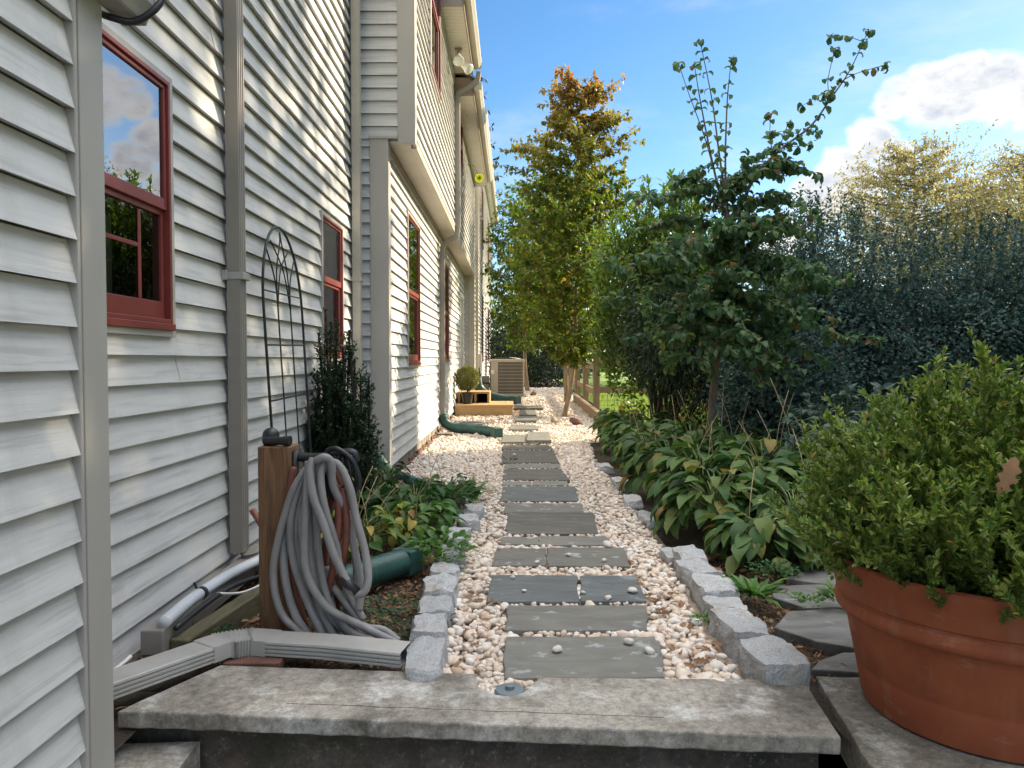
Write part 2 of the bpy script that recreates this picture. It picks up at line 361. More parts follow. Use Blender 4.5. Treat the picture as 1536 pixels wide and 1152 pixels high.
m_yelflower = leafmat('yellow_green_petal', [(0, (.55, .62, .03)), (1, (.70, .72, .06))], .5, .3)
m_orange = pm('copper_red_pipe', (.26, .09, .055), (.34, .13, .08), 8, .5, .05)
m_lamp = pm('clear_lamp_glass', (.62, .62, .58), (.72, .72, .68), 6, .12, .02)

m_l_dog = leafmat('dogwood_leaf', [(0, (.042, .095, .048)), (.5, (.072, .145, .065)), (.93, (.12, .18, .06)), (.985, (.16, .11, .05)), (1, (.20, .12, .04))], .5, .32)
m_l_aut = leafmat('turning_leaf', [(0, (.055, .11, .02)), (.5, (.115, .17, .03)), (.9, (.20, .22, .042)), (1, (.31, .22, .06))], .45, .5,
                  zramp=(5.6, 8.2, [(0, (.24, .10, .04)), (.4, (.34, .17, .07)), (.7, (.36, .24, .09)), (1, (.17, .17, .04))]))
m_l_aut2 = leafmat('yellow_green_leaf', [(0, (.05, .11, .02)), (.6, (.11, .18, .033)), (1, (.27, .26, .06))], .45, .5)
m_l_laurel = leafmat('laurel_leaf', [(0, (.05, .105, .022)), (.6, (.095, .165, .03)), (1, (.17, .22, .045))], .35, .38)
m_l_yew = leafmat('dark_evergreen_leaf', [(0, (.012, .030, .018)), (.7, (.022, .048, .024)), (1, (.035, .065, .028))], .5, .1)
m_l_holly = leafmat('holly_leaf', [(0, (.03, .066, .066)), (.6, (.058, .11, .10)), (.97, (.095, .15, .12)), (1, (.16, .05, .03))], .7, .2)
m_l_ilex = leafmat('small_holly_leaf', [(0, (.012, .032, .015)), (.6, (.025, .055, .022)), (1, (.05, .09, .035))], .35, .15)
m_l_box = leafmat('boxwood_leaf', [(0, (.07, .125, .03)), (.45, (.135, .205, .045)), (.8, (.23, .29, .065)), (.97, (.33, .36, .10)), (1, (.32, .17, .06))], .38, .3)
m_l_top = leafmat('topiary_leaf', [(0, (.10, .13, .03)), (.6, (.18, .20, .045)), (1, (.28, .24, .07))], .45, .3)
m_l_yel = leafmat('thin_autumn_leaf', [(0, (.20, .19, .085)), (.6, (.29, .265, .125)), (1, (.42, .34, .15))], .5, .4)
m_l_shade = leafmat('broad_tree_leaf', [(0, (.05, .09, .02)), (1, (.10, .15, .03))], .5, .25)
m_l_hyd = leafmat('blue_green_leaf', [(0, (.03, .06, .05)), (.7, (.055, .095, .075)), (1, (.09, .13, .09))], .4, .2)
m_l_vinca = leafmat('fresh_green_leaf', [(0, (.06, .15, .03)), (.7, (.10, .22, .05)), (1, (.16, .28, .07))], .4, .3)
def m_hosta(name, stops):
    m = leafmat(name, stops, .58, .22)
    return m
m_l_hosta = m_hosta('hosta_leaf', [(0, (.034, .082, .024)), (.4, (.062, .13, .036)), (.78, (.10, .17, .046)), (.92, (.16, .20, .05)), (.97, (.26, .20, .055)), (1, (.22, .11, .05))])
m_l_hosta2 = m_hosta('deep_hosta_leaf', [(0, (.022, .07, .022)), (.6, (.04, .10, .03)), (1, (.07, .14, .04))])
m_l_hosta3 = m_hosta('yellowing_hosta_leaf', [(0, (.05, .12, .03)), (.45, (.10, .18, .035)), (.7, (.28, .28, .05)), (.88, (.40, .30, .06)), (1, (.26, .12, .05))])

# ------------------------------------------------------------------ leaves
def unit(a): return a / np.maximum(np.linalg.norm(a, axis=-1, keepdims=True), 1e-9)
def rdir(n): return unit(RG.normal(size=(n, 3)))
def leaves(mb, P, D, U, L, W, droop, rows=((0, .05), (.3, .85), (.62, .9), (1, .04)), fold=.25, mid=True):
    n = len(P)
    if n == 0: return
    P, D = np.asarray(P, float), unit(np.asarray(D, float)); U = np.asarray(U, float)
    U = unit(U - D*np.sum(U*D, 1, keepdims=True)); S = np.cross(D, U)
    L = np.broadcast_to(np.asarray(L, float), (n,))[:, None]; W = np.broadcast_to(np.asarray(W, float), (n,))[:, None]
    dr = np.broadcast_to(np.asarray(droop, float), (n,))[:, None]; dr = np.where(np.abs(dr) < 1e-3, 1e-3, dr)
    cols = []
    for t, w in rows:
        a = dr*t; x = np.sin(a)/dr; z = -(1-np.cos(a))/dr
        C = P + L*(x*D + z*U); Nn = U*np.cos(a) + D*np.sin(a)
        hw = W*.5*w
        if mid: cols += [C - S*hw + Nn*hw*fold, C, C + S*hw + Nn*hw*fold]
        else: cols += [C - S*hw, C + S*hw]
    k = len(cols); V = np.stack(cols, 1).reshape(-1, 3); q = []
    c = 3 if mid else 2
    for r in range(len(rows)-1):
        for j in range(c-1): q.append((r*c+j, r*c+j+1, (r+1)*c+j+1, (r+1)*c+j))
    Fq = (np.array(q)[None] + (np.arange(n)*k)[:, None, None]).reshape(-1, 4)
    mb.add(V, Fq)
R3 = ((0, .06), (.45, 1), (1, .05))

def twig_leaves(mb, pts, L, W, step, droop=(.3, 1.2), up=.4, spread=1.0, pair=True, jit=.3, rows=R3, mid=False, tip=True, tot=None, fold=.25):
    """leaves in opposite pairs along a twig polyline"""
    pts = np.array([tuple(p) for p in pts]); seg = np.linalg.norm(np.diff(pts, axis=0), axis=1); cum = np.concatenate([[0], np.cumsum(seg)])
    n = max(1, int(cum[-1]/step)); s = (np.arange(n)+RG.random(n)*.6)*cum[-1]/n
    if tip: s = np.append(s, [cum[-1]]*2)
    X = np.stack([np.interp(s, cum, pts[:, i]) for i in range(3)], 1)
    i = np.clip(np.searchsorted(cum, s)-1, 0, len(seg)-1); T = (np.diff(pts, axis=0)/np.maximum(seg, 1e-9)[:, None])[i]
    A = rdir(len(s)); A = unit(A - T*np.sum(A*T, 1, keepdims=True))
    Ps, Ds = [], []
    for sg in ((1, -1) if pair else (1,)):
        Ps.append(X); Ds.append(A*sg*spread + T*.55 + np.array([0, 0, up]) + RG.normal(size=A.shape)*jit)
    P = np.concatenate(Ps); D = np.concatenate(Ds); n = len(P)
    U = np.array([0, 0, 1.]) + RG.normal(size=(n, 3))*.35
    leaves(mb, P, D, U, L*RG.uniform(.65, 1.15, n), W*RG.uniform(.7, 1.15, n), RG.uniform(*droop, n), rows, fold, mid)

def crown_cloud(mb, n, fn, L, W, droop=(.1, .9), outward=.6, up=.2, rows=R3, mid=False, center=None):
    """n leaves scattered at points fn(n) of a crown's volume, facing outward"""
    P = fn(n); n = len(P); c = P.mean(0) if center is None else np.array(center)
    D = unit(P-c)*outward + rdir(n)*.8 + np.array([0, 0, up]); U = np.array([0, 0, .8]) + rdir(n)*.7 + unit(P-c)*.4
    leaves(mb, P, D, U, L*RG.uniform(.6, 1.2, n), W*RG.uniform(.6, 1.2, n), RG.uniform(*droop, n), rows, .25, mid)
def lumpy(c, r, power=.35, lump=.28, freq=2.2, zmin=0.02, seed=0.0):
    """sampler of a lumpy ellipsoid with gaps"""
    c = np.array(c, float); r = np.array(r, float)
    def fn(n):
        d = rdir(int(n*1.25)); k = np.array([mnoise.noise(Vector(v*freq)+Vector((seed, seed*1.7, 3))) for v in d])
        g = np.array([mnoise.noise(Vector(v*freq*2.7)+Vector((seed+9, 2, seed))) for v in d])
        rad = (RG.random(len(d))**power)*(1+lump*2*k+lump*.9*g)
        P = c + d*r*rad[:, None]; return P[P[:, 2] > zmin][:n]
    return fn

# ------------------------------------------------------------------ setting: ground, lawn, gravel
def ground():
    xs = [-120, -1.25, 1.08, 120]; ys = [-60, -3, 2.62, 11, 29.75, 300]
    mb = MB()
    for i in range(3):
        for j in range(5):
            if i == 1 and j == 1: continue
            x0, x1, y0, y1 = xs[i], xs[i+1], ys[j], ys[j+1]
            g = lambda y: gz(y) - .03
            mb.quad((x0, y0, g(y0)), (x1, y0, g(y0)), (x1, y1, g(y1)), (x0, y1, g(y1)))
    struct(mb.build('ground', m_soil))
    mb = MB(); ys2 = [12.6, 20, 29.75, 120]
    for j in range(3): mb.quad((1.95, ys2[j], gz(ys2[j])+.012), (90, ys2[j], gz(ys2[j])+.012), (90, ys2[j+1], gz(ys2[j+1])+.012), (1.95, ys2[j+1], gz(ys2[j+1])+.012))
    mb.quad((6.5, -12, .012), (90, -12, .012), (90, 12.6, .012+gz(12.6)*.0), (6.5, 12.6, .012))
    struct(mb.build('lawn', m_lawn))
    mb = MB(); n = 26000
    P = np.stack([RG.uniform(2.0, 9, n), 12.8+RG.random(n)**1.3*14, np.zeros(n)], 1); P[:, 2] = [gz(y)+.01 for y in P[:, 1]]
    D = np.array([0, 0, 1.]) + RG.normal(size=(n, 3))*.35; leaves(mb, P, D, rdir(n), RG.uniform(.06, .16, n), .012, RG.uniform(.2, 1.1, n), R3, 0, False)
    tag(mb.build('grass', m_grass), 'sunlit green lawn grass growing behind the wooden fence', 'grass', kind='stuff')
    mb = MB()
    mb.quad((-.44, 2.6, -.018), (1.0, 2.6, -.018), (1.0, 7, -.018), (-.44, 7, -.018))
    for j, (y0, y1) in enumerate(((7.0005, 11), (11, 26))):
        mb.quad((-1.25, y0, gz(y0)-.018), (1.9 if j else 1.0, y0, gz(y0)-.018), (1.9 if j else 1.0, y1, gz(y1)-.018), (-1.25, y1, gz(y1)-.018))
    struct(mb.build('gravel_bed', m_gravbed))
    mb = MB(); mb.box(-1.6, 1.2, -3.2, 2.45, -.75, -.6); struct(mb.build('patio', m_wellwall))
ground()

# stepping slabs: (corner pixels left/right, y far, y near) read at z = .022
def slab_poly(pts, seed):
    """roughen the outline of a slab a little"""
    rnd = random.Random(seed); out = []
    n = len(pts)
    for i in range(n):
        a, b = Vector(pts[i]), Vector(pts[(i+1) % n]); m = max(1, int((b-a).length/.07)); nn = Vector((-(b-a).y, (b-a).x)).normalized()
        for k in range(m):
            p = a+(b-a)*k/m
            if k: p += nn*rnd.choice((.004, .004, .009))*rnd.uniform(-1, 1)
            else: p += Vector((rnd.uniform(-.004, .004), rnd.uniform(-.004, .004)))
            out.append((p.x, p.y))
    return out
SL = []
def slabs():
    Z = .024
    rows = [ # x_far0, x_far1, y_far, x_near0, x_near1, y_near
        (758, 985, 952, 755, 1000, 1019, 'wide grey stepping slab nearest the concrete wall, with pale flakes and three pebbles'),
        (761, 970, 906, 757, 973, 947, 'greenish grey stepping slab with a cracked right corner, second from the wall'),
        (738, 866, 861, 728, 870, 904, 'larger blue-grey slab with split rough face and scattered pebbles, left of its pair'),
        (869, 955, 862, 872, 970, 903, 'smaller blue-grey slab with a pebbly right end, right of its pair'),
        (745, 818, 821, 738, 820, 849, 'square grey slab at the left of the jointed third row'),
        (820, 935, 820, 822, 946, 850, 'grey slab right of the joint in the third row, pebbles at its right end'),
        (753, 806, 804, 750, 807, 817, 'short thin slab with a dead leaf on it, left of its narrow row'),
        (808, 908, 803, 808, 918, 818, 'thin long slab to the right of the short slab in the narrow row'),
        (761, 889, 768, 759, 898, 801, 'broad dark slab in the middle of the path with a worn black patch'),
        (756, 872, 754, 757, 877, 770, 'narrow pale slab just beyond the broad dark slab'),
        (754, 862, 729, 751, 869, 752, 'dark blue slab with straight edges beyond the narrow pale slab'),
        (754, 796, 722, 753, 797, 728, 'small pale sliver of slab on the left before the dark blue slab'),
        (799, 850, 721, 799, 853, 728, 'slim pale slab strip on the right before the dark blue slab'),
        (756, 842, 703, 754, 855, 720, 'dark mottled slab with a sloping front at the path middle'),
        (757, 838, 695, 757, 842, 702, 'pale thin slab edge behind the dark mottled slab'),
        (754, 830, 675, 753, 839, 694, 'almost black wet-looking slab with one white pebble on it'),
        (754, 822, 667, 753, 832, 674, 'grey slab with a diagonal joint in front of the green drain pipe end'),
        (792, 823, 649, 790, 827, 662, 'sunlit raised slab by the end of the green drain pipe'),
        (755, 789, 652, 752, 789, 663, 'lower slab touching the end of the green drain pipe'),
        (767, 803, 637, 764, 808, 644, 'shaded slab flush with the sunny gravel, beyond the raised slab'),
        (776, 805, 624, 772, 804, 631, 'thin dark slab level with the corner of the wooden step'),
        (780, 803, 615, 779, 805, 622, 'sunny slab beside the far end of the wooden step'),
        (772, 812, 608, 770, 815, 612, 'farthest slab of the path, near the dark pipe by the cabinet'),
        (690, 722, 632.6, 689, 724, 636, 'dark slab lying in gravel in front of the wooden step'),
    ]
    for i, (a0, a1, yf, b0, b1, yn, lab) in enumerate(rows):
        pf = gp(770, yf, Z); zz = gz(pf.y)+Z-(.012 if i > 18 else 0)
        c = [gp(b0, yn, zz), gp(b1, yn, zz), gp(a1, yf, zz), gp(a0, yf, zz)]
        if i == 17: zz += .015
        sh = min(.016, (c[2].y-c[1].y)*.10)
        for p in c[:2]: p.y += sh
        for p in c[2:]: p.y -= sh
        pts = slab_poly([(p.x, p.y) for p in c], i)
        mb = MB(); mb.prism(pts, zz-.05, zz)
        o = mb.build('stepping_slab', (m_slab, m_slab, m_slab_blue, m_slab_blue, m_slab, m_slab, m_slab, m_slab, m_slab_brown, m_slab, m_slab_blue, m_slab, m_slab, m_slab_brown, m_slab, m_slab_brown, m_slab_brown, m_slab)[min(i, 17)], bevel=.005)
        tag(o, lab, 'paving slab', 'bluestone slabs of the garden path')
        SL.append(([p.x for p in c], [p.y for p in c]))
slabs()
def in_slab(X, Y, m=.0):
    bad = np.zeros(len(X), bool)
    for xs, ys in SL:
        y0, y1 = (ys[0]+ys[1])/2, (ys[2]+ys[3])/2
        t = np.clip((Y-y0)/max(y1-y0, 1e-6), 0, 1)
        xl = xs[0]+(xs[3]-xs[0])*t; xr = xs[1]+(xs[2]-xs[1])*t
        bad |= (Y > y0+m) & (Y < y1-m) & (X > xl+m) & (X < xr-m)
    return bad

def ico(sub):
    bm = bmesh.new(); bmesh.ops.create_icosphere(bm, subdivisions=sub, radius=1)
    V = np.array([v.co[:] for v in bm.verts]); Fs = np.array([[v.index for v in f.verts] for f in bm.faces]); bm.free(); return V, Fs
def stones(mb, P, S, sub, squash=(.72, .5)):
    V0, F0 = ico(sub); n = len(P)
    for t in range(6):
        ph = RG.random(3)*20
        T = np.array([v*(1+.32*mnoise.noise(Vector(v*1.1)+Vector(ph))+.14*mnoise.noise(Vector(v*2.3)+Vector(ph))) for v in V0])
        idx = np.arange(t, n, 6); m = len(idx)
        if m == 0: continue
        a = RG.uniform(0, 2*np.pi, m); b = RG.normal(0, .35, m)
        sx = S[idx]*RG.uniform(.85, 1.25, m); sy = sx*RG.uniform(squash[0]-.12, squash[0]+.2, m); sz = sx*RG.uniform(squash[1]-.08, squash[1]+.2, m)
        Q = T[None]*np.stack([sx, sy, sz], 1)[:, None]
        x, y, z = Q[..., 0], Q[..., 1], Q[..., 2]
        cb, sb = np.cos(b)[:, None], np.sin(b)[:, None]; x, z = x*cb-z*sb, x*sb+z*cb
        ca, sa = np.cos(a)[:, None], np.sin(a)[:, None]; x, y = x*ca-y*sa, x*sa+y*ca
        Vv = np.stack([x, y, z], -1)+P[idx][:, None]
        mb.add(Vv.reshape(-1, 3), (F0[None]+(np.arange(m)*len(V0))[:, None, None]).reshape(-1, 3))
def left_edge(Y): return np.interp(Y, [2.6, 4.2, 5.6, 6.4, 7.0, 7.6, 30], [-.27, -.30, -.27, -.24, -.5, -1.2, -1.2])
def right_edge(Y): return np.interp(Y, [2.6, 3.4, 4.3, 5.2, 7.2, 9, 11, 13, 30], [.84, .84, .92, .95, .97, 1.0, 1.1, 1.75, 1.8])
def gravel():
    mb = MB()
    for (y0, y1, sp, size, sub, lay) in ((2.62, 4.9, .033, .0195, 2, 2), (4.9, 8.5, .034, .0195, 1, 2), (8.5, 14, .046, .026, 1, 1), (14, 26, .06, .034, 0, 1)):
        for l in range(lay):
            gx, gy = np.meshgrid(np.arange(-1.25, 1.9, sp), np.arange(y0, y1, sp)); X = gx.ravel()+RG.uniform(-.5, .5, gx.size)*sp; Y = gy.ravel()+RG.uniform(-.5, .5, gx.size)*sp
            if l: 
                k = RG.random(len(X)) < .55; X, Y = X[k], Y[k]
            k = (X > left_edge(Y)) & (X < right_edge(Y)) & ~in_slab(X, Y, .006); X, Y = X[k], Y[k]
            S = size*np.exp(RG.normal(0, .28, len(X)))
            Z = np.array([gz(y) for y in Y])-.012+l*.016+RG.uniform(-.004, .004, len(X))+.006*np.sin(X*9)*np.sin(Y*7)
            stones(mb, np.stack([X, Y, Z], 1), S, sub)
    for xs, ys in SL[:20]:      # a line of small stones in the joint before and behind each slab
        for k0, k1 in ((0, 1), (3, 2)):
            n = int(abs(xs[k1]-xs[k0])/.024); t = (np.arange(n)+RG.random(n))/max(n, 1); X = xs[k0]+(xs[k1]-xs[k0])*t; Y = ys[k0]+(ys[k1]-ys[k0])*t+RG.uniform(-.008, .008, n)
            kk = ~in_slab(X, Y, .004); X, Y = X[kk], Y[kk]
            stones(mb, np.stack([X, Y, np.array([gz(y) for y in Y])+.008+RG.uniform(-.003, .004, len(X))], 1), RG.uniform(.011, .019, len(X)), 1)
    tag(mb.build('gravel', m_grav, smooth=True), 'cream and pink rounded river gravel covering the path', 'gravel', kind='stuff')
gravel()
def pebbles():
    rows = [(836, 978, .03, 'brown chipped pebble on the left half of the nearest slab'), (943, 967, .034, 'big cream oval pebble on the right half of the nearest slab'), (974, 980, .027, 'cream pebble near the right end of the nearest slab'),
            (875, 891, .02, 'white pebble beside the joint of the blue-grey pair'), (912, 899, .02, 'white pebble at the front edge of the right blue-grey slab'), (949, 889, .03, 'flat tan pebble on the right end of the right blue-grey slab'), (786, 888, .018, 'tiny pebble near the front of the left blue-grey slab'),
            (769, 868, .018, 'pebble at the far edge of the left blue-grey slab'), (853, 834, .022, 'lone white pebble in the middle of the third row'), (911, 820, .034, 'pinkish pebble at the far right end of the third row'), (906, 843, .024, 'pebble at the front right of the third row'), (805, 845, .022, 'flat pebble at the front of the square third row slab'), (772, 684, .03, 'white pebble on the almost black slab')]
    for px, py, s, lab in rows:
        p = gp(px, py, .024); mb = MB(); stones(mb, np.array([[p.x, p.y, .024+s*.42]]), np.array([s*.85]), 2)
        tag(mb.build('pebble', m_grav, smooth=True), lab, 'pebble', 'loose pebbles lying on the slabs')
pebbles()

# ------------------------------------------------------------------ the concrete area wall in front
def grid_prism(mb, quad, z0, z1, nx, ny, seed, amp=.004, edge=.006):
    """slab with a roughened, subdivided top; quad = near-left, near-right, far-right, far-left"""
    a, b, c, d = [Vector(p) for p in quad]; V = []; 
    def P(u, v): return (a*(1-u)+b*u)*(1-v)+(d*(1-u)+c*u)*v
    for j in range(ny+1):
        for i in range(nx+1):
            p = P(i/nx, j/ny); e = (i in (0, nx)) + (j in (0, ny))
            q = Vector((p.x*6+seed, p.y*6, 0)); dz = amp*mnoise.fractal(q, 1, 2, 4)
            off = Vector((mnoise.noise(q*2.5), mnoise.noise(q*2.5+Vector((9, 9, 9)))))*edge if e else Vector((0, 0))
            V.append((p.x+off.x, p.y+off.y, z1+dz-(.006 if e else 0)))
    n = (nx+1)*(ny+1); V += [(x, y, z0) for x, y, z in V[:n]]
    F_ = [(j*(nx+1)+i, j*(nx+1)+i+1, (j+1)*(nx+1)+i+1, (j+1)*(nx+1)+i) for j in range(ny) for i in range(nx)]
    ring = [i for i in range(nx+1)] + [j*(nx+1)+nx for j in range(1, ny+1)] + [ny*(nx+1)+i for i in range(nx-1, -1, -1)] + [j*(nx+1) for j in range(ny-1, 0, -1)]
    F_ += [(ring[k], n+ring[k], n+ring[(k+1) % len(ring)], ring[(k+1) % len(ring)]) for k in range(len(ring))]
    F_ += [tuple(n+v for v in f[::-1]) for f in F_[:nx*ny]]
    mb.add(V, np.array(F_))
def coping():
    w = thing('concrete_wall', 'stained grey concrete wall with a flat coping and a round notch, across the foreground', 'wall', (0, 2.5, -.6))
    zt = .035
    def q(px, py): p = gp(px, py, zt); return (p.x, p.y)
    # coping top in three pieces around the round notch behind the cap
    fl, fr, br, bl = q(176, 1066), q(1262, 1106), q(1205, 1019), q(330, 997)
    nl, nr = q(716, 1010), q(806, 1015)
    lerp = lambda a, b, t: (a[0]+(b[0]-a[0])*t, a[1]+(b[1]-a[1])*t)
    # outline with the notch, subdivided, displaced by a modifier-free noise
    pts = []
    def line(a, b, n, amp=.004):
        for k in range(n):
            p = lerp(a, b, k/n); s = mnoise.noise(Vector((p[0]*14, p[1]*14, 3)))*amp
            pts.append((p[0], p[1]+s))
    line(fl, fr, 60, .010); line(fr, br, 10); line(br, nr, 22)
    cx, cy = (nl[0]+nr[0])/2-.005, (nl[1]+nr[1])/2; rr = (nr[0]-nl[0])/2
    for k in range(13):
        a = -math.pi*k/12; pts.append((cx+rr*math.cos(a)*(1+.08*math.sin(k*2.1)), cy+rr*1.5*math.sin(a)))
    line(nl, bl, 34); line(bl, fl, 12)
    bm = bmesh.new(); vs = [bm.verts.new((x, y, zt)) for x, y in pts]; f = bm.faces.new(vs); 
    if f.normal.z < 0: f.normal_flip()
    ret = bmesh.ops.extrude_face_region(bm, geom=[f]); up = [v for v in ret['geom'] if isinstance(v, bmesh.types.BMVert)]
    for v in up: v.co.z -= .058
    bmesh.ops.recalc_face_normals(bm, faces=bm.faces)
    V = np.array([v.co[:] for v in bm.verts]); bm.verts.index_update(); mb = MB(); mb.add(V, [[v.index for v in f.verts] for f in bm.faces]); bm.free()
    o = mb.build('coping', m_conc, w, bevel=.007)
    mb = MB(); P_ = []
    for k in range(60):
        p = gp(430+k*9.6, 1055+k*.36, zt); P_.append((p.x, p.y+.006*mnoise.noise(Vector((k*.23, 1, 2))), zt-.0005))
    mb.tube(P_, [.0016+.0012*abs(mnoise.noise(Vector((k*.4, 5, 1)))) for k in range(60)], 5); mb.build('crack', m_wellwall, w)
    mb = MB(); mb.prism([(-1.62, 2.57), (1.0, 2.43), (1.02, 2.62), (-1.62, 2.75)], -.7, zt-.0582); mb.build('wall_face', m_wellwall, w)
    mb = MB(); grid_prism(mb, [(-1.6, .2), (-1.02, .2), (-1.06, 2.50), (-1.6, 2.50)], -.7, -.085, 8, 20, 3, .01, .008); tag(mb.build('side_ledge', m_conc, smooth=False), 'dark stained concrete ledge low beside the house corner', 'ledge')
    # second coping under the pot, running toward the camera
    mb = MB(); a = gp(1226, 1014, .01); b = gp(1314, 1156, .01)
    d = (b-a)/(a.y-b.y)
    near = a + d*(a.y-.4)
    grid_prism(mb, [(near.x, .4), (2.35, .4), (2.35, 2.74), (a.x, a.y+.02)], -.13, .01, 12, 26, 5, .005, .010)
    o = mb.build('coping_slab', m_conc_pale, bevel=.006); tag(o, 'thick pale concrete slab with a white-crusted edge under the terracotta pot', 'slab')
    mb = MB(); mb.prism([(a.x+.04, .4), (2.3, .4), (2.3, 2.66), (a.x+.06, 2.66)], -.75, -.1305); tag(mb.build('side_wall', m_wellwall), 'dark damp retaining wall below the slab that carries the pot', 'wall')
    # cap in the notch
    p = gp(765, 1036, .03); mb = MB(); mb.lathe([(0, .0), (.052, 0), (.056, .006), (.05, .014), (.016, .016), (.016, .028), (.0, .029)], (p.x, p.y, .022), 28)
    tag(mb.build('cleanout_cover', m_greycap, auto=30), 'round blue-grey plastic cleanout cap with a raised nub, set in the wall notch', 'cap')
    mb = MB()
    for i in range(22):
        X = np.array([[p.x+random.uniform(-.09, .09), p.y+random.uniform(0.03, .12), .012]]); stones(mb, X, np.array([.016]), 1)
    tag(mb.build('gravel_spill', m_grav, smooth=True), 'small gravel spilled into the wall notch around the cap', 'gravel', kind='stuff')
coping()

def rough_block(mb, c, size, rot, seed, n=7, amp=.02, rnd=.3):
    """granite sett: a cube of n x n faces, corners eased, faces roughened"""
    hx, hy, hz = [s/2 for s in size]; V = []; idx = {}; Fs = []
    def vid(i, j, k):
        if (i, j, k) in idx: return idx[(i, j, k)]
        p = Vector((2*i/n-1, 2*j/n-1, 2*k/n-1)); s = Vector((p.x*math.sqrt(max(0, 1-p.y*p.y/2-p.z*p.z/2+p.y*p.y*p.z*p.z/3)), p.y*math.sqrt(max(0, 1-p.x*p.x/2-p.z*p.z/2+p.x*p.x*p.z*p.z/3)), p.z*math.sqrt(max(0, 1-p.x*p.x/2-p.y*p.y/2+p.x*p.x*p.y*p.y/3))))
        p = p.lerp(s, rnd); q = Vector((p.x*hx, p.y*hy, p.z*hz)); sv = Vector((seed*3.1, seed, seed*1.7))
        q += Vector((mnoise.fractal(q*9+sv, 1, 2, 4), mnoise.fractal(q*9+sv+Vector((7, 0, 0)), 1, 2, 4), mnoise.fractal(q*9+sv+Vector((0, 7, 0)), 1, 2, 4)))*amp
        ca, sa = math.cos(rot), math.sin(rot)
        V.append((c[0]+q.x*ca-q.y*sa, c[1]+q.x*sa+q.y*ca, c[2]+q.z)); idx[(i, j, k)] = len(V)-1; return len(V)-1
    for a in range(n):
        for b in range(n):
            for (s, o_) in ((0, 1), (n, 0)):
                for ax in range(3):
                    def mk(u, v): t = [u, v]; t.insert(ax, s); return vid(*t)
                    f = [mk(a, b), mk(a+1, b), mk(a+1, b+1), mk(a, b+1)]
                    if (s == 0) != (ax == 1): f = f[::-1]
                    Fs.append(f)
    mb.add(V, np.array(Fs))
def setts():
    Ls = [(638, 979, .16, .34, 'longest pale granite block in the left edging, touching the downspout end'), (645, 934, .17, .25, 'squat granite block second from the wall in the left edging'), (653, 906, .175, .24, 'rough granite block third from the wall in the left edging'),
          (660, 876, .18, .28, 'granite block with a split face beside the green pipe end'), (667, 852, .17, .22, 'pale square granite block half under fresh green leaves'), (678, 825, .17, .30, 'granite block mostly hidden by fresh green leaves'),
          (688, 798, .17, .36, 'granite block in front of the dark hosta leaves on the left'), (702, 776, .16, .34, 'blue-grey granite block by the grassy leaves on the left'), (712, 760, .15, .3, 'farthest granite block of the left edging')]
    for i, (px, py, w, l, lab) in enumerate(Ls):
        p = gp(px, py, .07); mb = MB(); rough_block(mb, (p.x, p.y, .005), (w*.95, l*1.02, .15), .06+.07*math.sin(i*3), i, 10)
        tag(mb.build('granite_block', m_gran, smooth=False), lab, 'granite block', 'granite blocks edging the left bed')
    Rs = [(1158, 985, .19, .30, .19, 'biggest granite block at the right front, with a tan broken side'), (1118, 944, .17, .22, .17, 'granite block with an ochre side just behind the biggest one'), (1100, 922, .17, .2, .15, 'short granite block third from the wall on the right'),
          (1089, 903, .17, .22, .14, 'low granite block fourth from the wall on the right'), (1073, 877, .19, .34, .16, 'tilted granite block beside the bright green weed'), (1048, 850, .17, .32, .14, 'long blue-grey granite block fifth beyond the wall'), (1033, 828, .17, .3, .14, 'granite block under the drooping hosta leaves'), (1006, 821, .1, .18, .1, 'small dark granite piece at the hosta leaf tips'),
          (975, 768, .15, .28, .1, 'granite block buried under hosta leaves'), (948, 742, .15, .28, .1, 'granite block peeping from the hosta row'), (930, 717, .16, .3, .13, 'lone granite block standing between hosta clumps'), (906, 694, .16, .3, .1, 'far granite block at the foot of the hostas')]
    for i, (px, py, w, l, h, lab) in enumerate(Rs):
        p = gp(px, py, .08); mb = MB(); rough_block(mb, (p.x+.0, p.y, h*.62/2-.05+.02), (w, l, h*.62+.06), .05-.1*math.sin(i*2.2), 20+i, 10)
        tag(mb.build('granite_block', m_gran, smooth=False), lab, 'granite block', 'granite blocks edging the right bed')
setts()
def flagstones():
    rows = [([(1180, 868), (1240, 876), (1292, 872), (1285, 846), (1215, 840), (1172, 846)], .008, 'farthest irregular dark flagstone behind the terracotta pot'), ([(1160, 896), (1210, 912), (1300, 910), (1300, 880), (1230, 876), (1158, 878)], .008, 'dark flagstone with weeds at its far edge, second from the hostas'),
            ([(1160, 940), (1225, 962), (1310, 975), (1310, 918), (1250, 912), (1185, 916)], .02, 'largest raised dark flagstone left of the terracotta pot'), ([(1218, 1004), (1330, 1012), (1330, 976), (1262, 978), (1228, 990)], .01, 'dark flagstone tucked between the block, the slab and the pot')]
    for i, (pp, z, lab) in enumerate(rows):
        pts = [(gp(x, y, z).x, gp(x, y, z).y) for x, y in pp]; mb = MB(); mb.prism(slab_poly(pts, 40+i), z-.07, z)
        tag(mb.build('flagstone', m_flag, bevel=.006), lab, 'flagstone', 'dark flagstones in the right bed')
flagstones()

